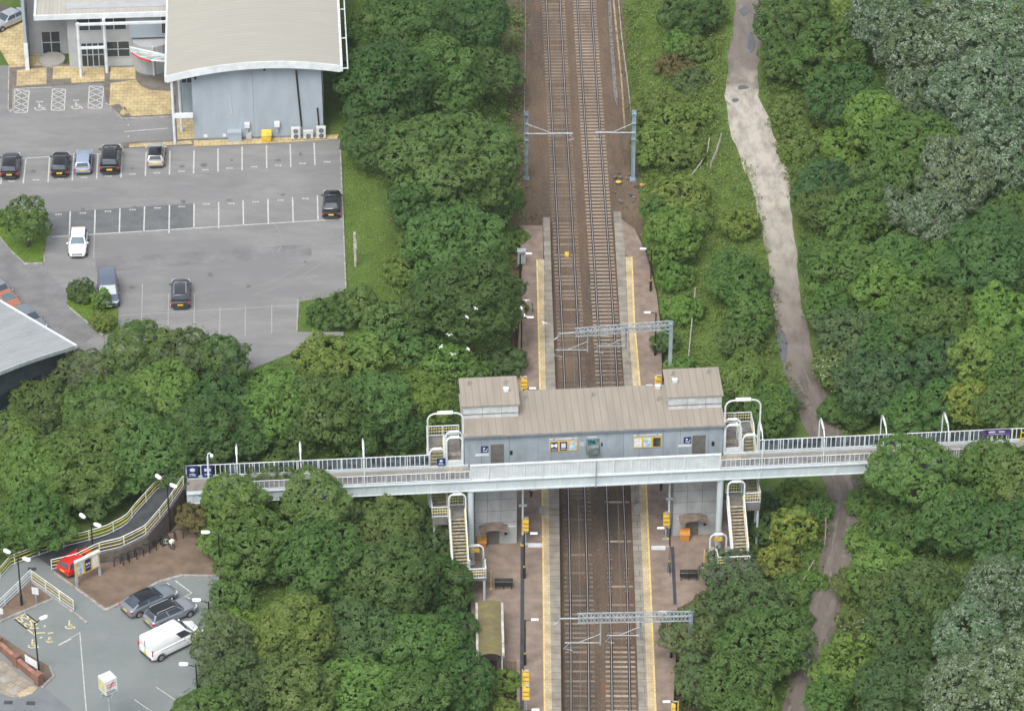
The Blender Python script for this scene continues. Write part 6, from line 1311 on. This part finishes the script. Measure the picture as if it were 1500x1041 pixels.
TREES = '''
@trees on the railway embankment by the car park
big dk 592 52 70 near the photo top, beside the office gutter
big dk 682 32 66 at the photo top, nearest the ballast
big dk 560 125 66 touching the office corner and grass verge
big md 640 118 72 behind the pair of masts, below the top crown
mid dk 712 106 46 leaning over the lineside wire fence
big dk 556 205 52 overhanging the grass verge beyond the air conditioners
big md 656 240 92 forming the widest lit dome left of the mast
mid dk 714 212 40 directly behind the dark grey mast
mid dk 708 300 44 just below the foot of the dark grey mast
mid dk 615 300 48 at the lower edge of the widest dome
big md 664 372 72 with a bronze top opposite the platform end
big dk 682 440 76 overhanging the far platform end, gulls before it
bramble md 630 470 40 between the bramble bank and the overhanging dark crown
bush bl 742 528 28 beside the platform lamp behind the station building
bush yl 610 352 28 between grass verge and bronze topped tree
bush yl 592 395 28 on the grass verge below the white post
bush lt 752 350 22 at the platform end behind the relay cabinet
bush md 752 292 18 below the foot of the dark grey mast
bramble md 520 450 42 at the grass corner of the car park
bramble dk 480 462 34 reaching over the tarmac corner
bramble ol 560 470 42 below the grass verge
bramble md 600 498 45 under the lowest gull
bramble yl 470 525 44 beside the pale spur of tarmac
bramble lt 530 522 46 on the bank below the tarmac spur
bramble lt 645 525 42 beneath the gulls at the dark tree foot
bramble lt 405 566 38 against the lower tarmac edge
bramble md 690 550 35 behind the lift plant room
@trees on the plateau above the ramp
big md 205 520 52 topmost above the warehouse roof corner
mid gr 262 528 48 with twiggy top against the tarmac edge
mid dk 318 528 46 at the tarmac edge, farthest from the warehouse
mid gr 120 545 44 touching the warehouse gutter
mid ol 60 590 44 over the dark warehouse window
big lt 235 585 62 bright dome in the middle of the plateau wood
mid dk 312 600 58 shady one behind the bright dome
big md 165 610 64 between the warehouse gutter and the ramp lamps
fine lt 395 605 54 above the first lamp arch of the bridge
fine md 470 602 56 above the second lamp arch of the bridge
fine md 548 592 54 above the third lamp arch of the bridge
fine lt 615 590 48 beside the steps with the tall lamp hoop
mid lt 20 650 50 at the frame edge above the billboard
big lt 60 700 60 light crown above the billboard and footpath
big ol 130 670 72 with tan seed tufts over the ramp bend
big md 210 665 64 over the upper ramp railing
big dk 290 640 56 behind the blue sign pair
mid dk 355 635 42 behind the lamp arch nearest the ramp
mid dk 430 640 36 low behind the bridge railing, second arch
mid dk 520 635 36 low behind the bridge railing, third arch
mid dk 590 630 34 low behind the bridge railing near the steps
mid md 60 765 50 hanging over the double-headed lamp
mid md 20 770 44 beside the blue billboard
mid dk 138 715 44 shading the ramp lamp
mid dk 190 700 34 deep in the ramp bend
@trees between the station car park and the steps
bush md 298 726 24 hiding the ramp end of the bridge girder
mid lt 342 730 46 beside the white camera pole
mid ol 405 720 54 hiding the bridge girder near the ramp
mid ol 462 726 48 hiding the bridge girder under the second arch
mid md 508 740 46 below the bridge girder under the second arch
bush br 285 755 26 with orange leaves at the end of the cycle stands
bush lt 322 790 32 over the lamp at the brick forecourt corner
big ol 560 775 62 wide crown below the third lamp arch
mid dk 640 795 50 touching the white steps
mid md 370 800 56 behind the car park hedge line
big md 465 822 66 middle of the wood beside the car park
big dk 565 850 70 darkest crown in the lower wood
mid dk 645 860 50 below the foot of the white steps
bramble md 338 870 34 along the brick edge beside the parked cars
bramble lt 352 915 34 behind the white van nose
big yl 430 925 62 pale crown behind the white van
mid bl 520 925 56 with round leaves in the lower wood
big md 600 945 66 beside the mossy shelter roof
mid dk 664 925 36 touching the mossy shelter roof
fine gr 325 945 50 drooping over the white van
fine gr 345 1005 58 drooping over the car park at the photo bottom
mid ol 425 1010 60 at the photo bottom below the pale crown
mid lt 515 1010 56 at the photo bottom, mid wood
mid md 600 1030 56 at the photo bottom before the shelter wood
mid dk 680 1002 44 at the photo bottom beside the yellow green hedge bush
bush yl 738 998 26 beside the stacked yellow monitor housings
bush yl 742 1045 26 at the photo bottom against the platform
bush ol 690 862 16 in the gap behind the steps and shelter
mid md 300 1050 50 at the photo bottom beside the lamp head
@trees and shrubs between the tracks and the dirt track
mid dk 1012 15 44 at the photo top, between tracks and dirt track
bush lt 995 62 26 just under the topmost dark tree, track side
bush ol 1020 72 24 on the scrub beside the dirt track's wet end
bramble br 990 98 28 with brown dead patch
bramble gr 1015 118 28 grey leaved, beside the pale gravel
bush ol 958 160 30 behind the blue grey mast
bush yl 985 182 36 in the yellowish scrub
bush yl 960 215 34 in the yellowish scrub, foot of the blue grey mast
bush ol 995 222 34 above the leaning rail fence
bush lt 1022 165 22 beside the gravel bend
bush yl 995 285 36 below the leaning rail fence
bush md 968 310 26 at the end of the grit bin platform
mid lt 985 348 44 overhanging the grit bin platform end
bush yl 1022 320 26 beside the grass strip
bush lt 988 405 26 light tuft beside the platform lamp
bush lt 1000 455 28 light tuft beside the timber fence
bush md 975 500 20 behind the gantry post
bush lt 1000 540 24 beside the plant room roof
bush yl 1085 330 28 beside the post fence in the grass
mid md 1080 408 42 dense, beside the dirt track's twin ruts
mid md 1100 462 34 reaching onto the dirt track
bush ol 1085 500 30 tan topped, above the puddle
mid lt 1092 555 40 behind the lift plant room on the track bank
mid md 1132 590 36 overhanging the puddle
mid md 1128 612 36 behind the bridge railing by the far steps
bush dk 1062 600 26 beside the tall lamp hoop of the far steps
@shrubs on the near bank beside the dirt track
buddleia*2.0 gr 1070 838 42 in front of the far steps' foot
yellow yl 1162 775 36 beneath the bridge
yellow yl 1140 822 30 beside the buddleia
bush lt 1165 722 30 just below the bridge girder
bush bl 1112 745 30 against the far steps
bush gr 1036 886 22 over the platform edge below the buddleia
bush dk 1128 775 28 between far steps and yellow shrub
bush md 1200 745 22 against the rustic rail
mid bl 1098 890 54 behind the buddleia, dense
mid dk 1120 945 60 dense, between platform and dirt track
fine*2.0 gr 1010 922 46 willowy, overhanging the platform lamp
fine gr 1030 1000 44 willowy, at the near end of the grit bin platform
mid dk 1075 1010 50 at the photo bottom beside the dirt track
bush lt 1100 1035 36 bright, at the photo bottom
bush md 1160 865 26 over the long brown rail
bramble lt 1190 850 22 at the dirt track edge
bramble md 1170 905 24 lower, at the dirt track edge
bramble md 1150 960 24 near the bottom of the dirt track
@trees beyond the dirt track
mid dk 1160 35 56 at the photo top beside the wet ruts
mid md 1215 78 52 second from the photo top beside the gravel
mid md 1152 92 34 overhanging the wet ruts
mid dk 1238 140 52 dark dome beside the gravel bend
bramble ol 1160 165 34 on the bank beside the gravel bend
bramble ol 1185 205 38 on the bank above the twin ruts
bramble yl 1162 222 24 at the gravel edge
bush lt 1238 215 34 bright, on the bank behind the brambles
mid lt 1285 185 50 bright slope below the silver poplars
mid yl 1250 25 40 with yellow top near the photo top
silver sv 1300 28 60 leftmost of the silver poplars at the photo top
silver sv 1370 60 74 second silver poplar at the photo top
silver sv 1455 45 78 silver poplar in the top corner
silver sv 1440 145 72 silver poplar below the top corner
silver sv 1340 150 46 small silver poplar on the bright slope
silver sv 1480 225 68 silver poplar at the frame edge, third down
silver sv 1405 255 56 silver poplar next to the dark round tree
big md 1340 215 62 in a hollow among the silver poplars
mid md 1300 265 46 below the bright slope
silver sv 1370 315 44 lowest silver poplar in the upper wood
silver sv 1310 305 34 narrow silver poplar among green trees
mid bl 1210 270 44 over the twin ruts
mid ol 1202 305 34 at the dirt track edge by the twin ruts
mid md 1255 315 50 behind the twin ruts trees
big dk 1450 370 72 large dark round tree near the frame edge
mid dk 1490 320 50 at the frame edge above the round tree
mid lt 1390 390 42 bright gap beside the large dark round tree
mid md 1325 385 50 behind the narrow silver poplar
mid md 1200 375 32 beside the dirt track, at the white fence's height
mid md 1240 395 54 broad, beside the narrow dirt track
mid lt 1300 425 48 with glossy leaves in the mid wood
mid md 1218 452 40 over the narrow dirt track
big md 1375 470 58 rounded, mid wood
mid lt 1465 455 48 paler, at the frame edge
mid bl 1245 490 48 above the puddle, across the dirt track
mid dk 1310 500 48 shady one in the mid wood
mid bl 1375 530 48 dark, above the bridge lamp arch
flower ol 1225 540 36 beside the puddled dirt track
mid bl 1285 565 58 bluish dome above the bridge
mid md 1335 600 42 behind the lamp arch over the treetops
mid yl 1440 530 48 yellowish, above the bridge end
mid md 1490 530 46 at the frame edge above the bridge end
yellow yl 1425 590 40 with tan tips behind the bridge railing
mid ol 1475 595 44 behind the purple banner
bush md 1225 600 26 beside the dirt track just beyond the bridge
mid md 1385 590 40 behind the last lamp arch
mid dk 1255 605 28 low behind the bridge railing, dirt track side
mid md 1338 690 56 hiding the bridge girder beyond the dirt track
mid lt 1400 682 52 light, before the last lamp arch
mid md 1450 688 56 before the purple banner
mid ol 1498 700 48 at the frame edge before the bridge end
bush lt 1262 738 24 at the dirt track edge under the bridge
bush lt 1275 790 32 bright, where the dirt track bends
mid md 1325 765 48 below the bridge, beside the bend
big md 1400 765 58 large, below the bridge end
mid dk 1475 780 54 at the frame edge below the bridge end
mid lt 1290 835 46 rounded, beside the bend
fine ol 1245 855 28 pale spiky one at the dirt track edge
mid ol 1300 870 40 olive dome beside the bend
mid bl 1350 860 48 behind the olive dome
flower ol 1260 920 34 with glossy leaves beside the dirt track
mid lt 1245 975 52 bright, at the dirt track near the photo bottom
mid dk 1320 930 50 between bright tree and silver poplars
big bl 1320 1005 62 at the photo bottom beyond the dirt track
silver sv 1465 865 58 silver poplar at the frame edge, lower wood
silver sv 1420 935 60 silver poplar in the lower corner wood
silver sv 1480 985 66 silver poplar in the bottom corner
silver sv 1400 1015 52 silver poplar at the photo bottom
mid md 1215 1020 40 at the photo bottom over the dirt track
mid dk 1385 890 40 shady one before the lower silver poplars
@saplings on the car park islands
sapling md 37 325 32 on the grass island by the frame edge
bush dk 118 426 20 dense, at the tip of the lower grass island
sapling lt 148 438 15 thin, before the slate blue people carrier
bush yl 150 470 20 on the grass of the lower island
bush lt 5 318 16 on the grass island beside the frame edge
'''
grp = ''
for ln in TREES.strip().split(chr(10)):
    if ln[0] == '@': grp = ln[1:]; continue
    k_, t_, x_, y_, r_, wh = ln.split(' ', 5)
    k_, _, h_ = k_.partition('*')
    tree(k_, t_, int(x_), int(y_), int(r_), wh, grp, float(h_ or 1))
# ground cover nobody could count: meadow grass and undergrowth over the banks
def inside(pts, x, y):
    r = np.zeros(len(x), bool); n = len(pts)
    for i in range(n):
        x0, y0 = pts[i]; x1, y1 = pts[(i+1) % n]
        if y0 != y1: r ^= ((y0 > y) != (y1 > y)) & (x < (x1-x0)*(y-y0)/(y1-y0) + x0)
    return r
def scatter(polys, n, seed, zoff=0, z=None):
    rg = np.random.default_rng(seed); X_, Y_ = [], []
    for poly, zz0 in polys:
        w_ = [P(a, b, zz0).xy for a, b in poly]; xs_ = [p[0] for p in w_]; ys_ = [p[1] for p in w_]
        area = abs(sum(w_[i][0]*w_[(i+1)%len(w_)][1]-w_[(i+1)%len(w_)][0]*w_[i][1] for i in range(len(w_))))/2
        k = int(n*area*(max(xs_)-min(xs_))*(max(ys_)-min(ys_))/area); x = rg.uniform(min(xs_), max(xs_), k); y = rg.uniform(min(ys_), max(ys_), k); ok = inside(w_, x, y)
        X_.append(x[ok]); Y_.append(y[ok])
    x = np.concatenate(X_); y = np.concatenate(Y_); return x, y, (G(x, y) if z is None else np.full(len(x), z)), rg
VERGE = [[(500,40),(520,60),(560,250),(600,330),(600,420),(560,460),(440,486),(438,442),(507,432),(503,330),(499,206),(499,100)], [(480,-30),(560,-30),(560,60),(500,60)]]
RIGHTV = [[(905,-20),(1078,-20),(1064,90),(1060,150),(1075,230),(1100,250),(1120,330),(1128,400),(1120,540),(1100,600),(1040,560),(985,520),(960,380),(945,300),(935,200)]]
def grass_mesh(name, polys, n, seed, size, cols, z=None, lab=None):
    x, y, zz_, rg = scatter(polys, n, seed, z=z)
    pos = np.stack([x, y, zz_ + size*.3], 1); nr = norm(np.stack([rg.normal(0,.6,len(x)), rg.normal(-.5,.6,len(x)), rg.uniform(.3,1,len(x))], 1))
    o = bpy.data.objects.new(name, leaf_mesh(name, pos, nr, size, rg, LEAF, .38)); COL.objects.link(o); o.color = (*cols, 1); tag(o, kind='stuff'); return o
grass_mesh('grass', [(p, 6.5) for p in VERGE], 60, 1, .17, (.15,.235,.045))
grass_mesh('grass', [(ISL1[:-1], 7.1), (ISL2, 7.1)], 60, 2, .16, (.15,.24,.04), z=7.12)
grass_mesh('grass', [(p, 2.2) for p in RIGHTV], 45, 3, .19, (.16,.25,.055))
def undergrowth(name, polys, n, seed, col, leaf=.34, h=.7):
    """bramble and nettle: leafy mounds over the bank"""
    x, y, zz_, rg = scatter(polys, n, seed)
    hh = h*(.35 + .65*(.5+.5*np.sin(x*1.1+seed)*np.cos(y*.9+x*.3)))
    per = 9; px_ = np.repeat(x, per) + rg.normal(0, .32, len(x)*per); py_ = np.repeat(y, per) + rg.normal(0, .32, len(x)*per)
    pz_ = G(px_, py_) + np.repeat(hh, per)*rg.uniform(.35, 1.05, len(px_))
    nr = np.stack([rg.normal(0,.5,len(px_)), rg.normal(0,.5,len(px_)), rg.uniform(.4,1,len(px_))], 1)
    o = bpy.data.objects.new(name, leaf_mesh(name, np.stack([px_,py_,pz_],1), nr, leaf, rg, LEAF)); COL.objects.link(o); o.color = (*col, 1); tag(o, kind='stuff'); return o
LBANK = [(560,60),(740,-30),(766,-30),(766,300),(750,560),(690,590),(640,690),(340,700),(275,690),(150,700),(0,780),(-60,700),(60,660),(230,650),(370,592),(450,560),(525,528),(548,492),(570,475),(600,420)]
undergrowth('undergrowth', [(LBANK, 4.0)], 3.0, 5, (.125,.205,.05), .30, 1.6)
undergrowth('undergrowth', [([(320,720),(560,745),(628,725),(650,850),(690,880),(690,960),(755,970),(755,1100),(300,1100),(300,960),(322,860),(323,828),(290,775),(265,760),(275,710)], 4.5)], 3.0, 6, (.10,.175,.042), .30, 1.6)
undergrowth('undergrowth', [([(1128,-30),(1560,-30),(1560,1100),(1195,1100),(1230,905),(1256,820),(1276,720),(1232,600),(1196,470),(1181,380),(1171,300),(1150,220),(1120,130)], 5.0)], 3.0, 7, (.122,.19,.045), .30, 1.5)
undergrowth('undergrowth', [([(1075,730),(1215,715),(1210,800),(1180,890),(1140,1060),(1000,1100),(990,960),(1030,872),(1075,850)], 2.0)], 3.0, 8, (.10,.175,.042), .30, 1.1)
undergrowth('undergrowth', [([(945,130),(1040,60),(1062,120),(1050,200),(1000,260),(960,330),(945,260)], 1.5), ([(1060,380),(1120,400),(1140,470),(1165,560),(1190,640),(1070,640),(1062,560)], 2.2)], 1.6, 9, (.125,.18,.046), .3, .6)
undergrowth('grass', [([(1127,250),(1132,252),(1143,300),(1147,345),(1151,405),(1152,440),(1145,440),(1141,380),(1136,320)], 2.5)], 9, 12, (.13,.19,.045), .13, .1)
undergrowth('undergrowth', [(p, 2.2) for p in RIGHTV], 2.3, 14, (.155,.225,.055), .24, .7)
undergrowth('undergrowth', [([(1112,130),(1128,60),(1150,140),(1175,230),(1160,290),(1140,215)], 3.0)], 2.5, 15, (.16,.20,.05), .24, .5)
# weeds at the ballast edges and platform ends
undergrowth('undergrowth', [([(755,265),(780,265),(786,318),(766,326),(752,320)], .3), ([(915,290),(945,290),(950,330),(925,335)], .5), ([(918,225),(945,200),(945,290),(928,262)], .2)], 2.0, 10, (.10,.12,.04), .22, .4)

undergrowth('undergrowth', [([(745,-20),(769,-20),(769,80),(766,165),(774,262),(755,262),(745,150)], .3), ([(904,20),(930,-20),(940,140),(935,225),(921,235),(917,180),(911,100)], .3)], 2.2, 16, (.13,.19,.05), .24, .7)
# thin summer air between the aircraft and the ground: one closed box round camera and scene
m = MB(); m.box(-290, 290, -330, 285, -3, 215)
hm_ = bpy.data.materials.new('haze_air'); hm_.use_nodes = True; nt = hm_.node_tree; nt.nodes.remove(nt.nodes['Principled BSDF'])
pv = nt.nodes.new('ShaderNodeVolumePrincipled'); pv.inputs['Color'].default_value = (.86,.92,1,1); pv.inputs['Density'].default_value = 0.00007; pv.inputs['Anisotropy'].default_value = 0.2
nt.links.new(pv.outputs[0], nt.nodes['Material Output'].inputs['Volume'])
tag(m.build('haze', hm_), kind='stuff')
# ------------------------------------------------------------------ camera, light
cam = bpy.data.cameras.new('camera'); co = bpy.data.objects.new('camera', cam); COL.objects.link(co)
co.location = (0, CYW, CH); co.rotation_euler = (R(90) - TH, 0, 0)
cam.sensor_width = 36; cam.sensor_fit = 'HORIZONTAL'; cam.lens = FPX / 1500 * 36; cam.clip_start = 5; cam.clip_end = 3000
scn.camera = co
w = bpy.data.worlds.new('World'); scn.world = w; w.use_nodes = True
nt = w.node_tree; bg = nt.nodes['Background']; sky = nt.nodes.new('ShaderNodeTexSky'); sky.sky_type = 'NISHITA'; sky.sun_disc = False
SUN_EL, SUN_AZ = R(56), R(200)     # azimuth measured clockwise from +Y
sky.sun_elevation = SUN_EL; sky.sun_rotation = SUN_AZ; sky.dust_density = 4; sky.air_density = 1.0; sky.ozone_density = 1
hs = nt.nodes.new('ShaderNodeHueSaturation'); hs.inputs['Saturation'].default_value = 0.35
nt.links.new(sky.outputs[0], hs.inputs['Color']); nt.links.new(hs.outputs[0], bg.inputs['Color']); bg.inputs['Strength'].default_value = 0.15
sun = bpy.data.lights.new('sun', 'SUN'); so = bpy.data.objects.new('sun', sun); COL.objects.link(so)
sun.energy = 1.6; sun.angle = R(32); sun.color = (1, 0.96, 0.9)
dv = Vector((math.sin(SUN_AZ)*math.cos(SUN_EL), math.cos(SUN_AZ)*math.cos(SUN_EL), math.sin(SUN_EL)))
so.rotation_euler = (-dv).to_track_quat('-Z', 'Y').to_euler()
scn.view_settings.view_transform = 'Standard'; scn.view_settings.look = 'None'; scn.view_settings.exposure = 0.64; scn.view_settings.gamma = 1
scn.render.engine = 'CYCLES'; scn.cycles.max_bounces = 6; scn.cycles.use_denoising = True
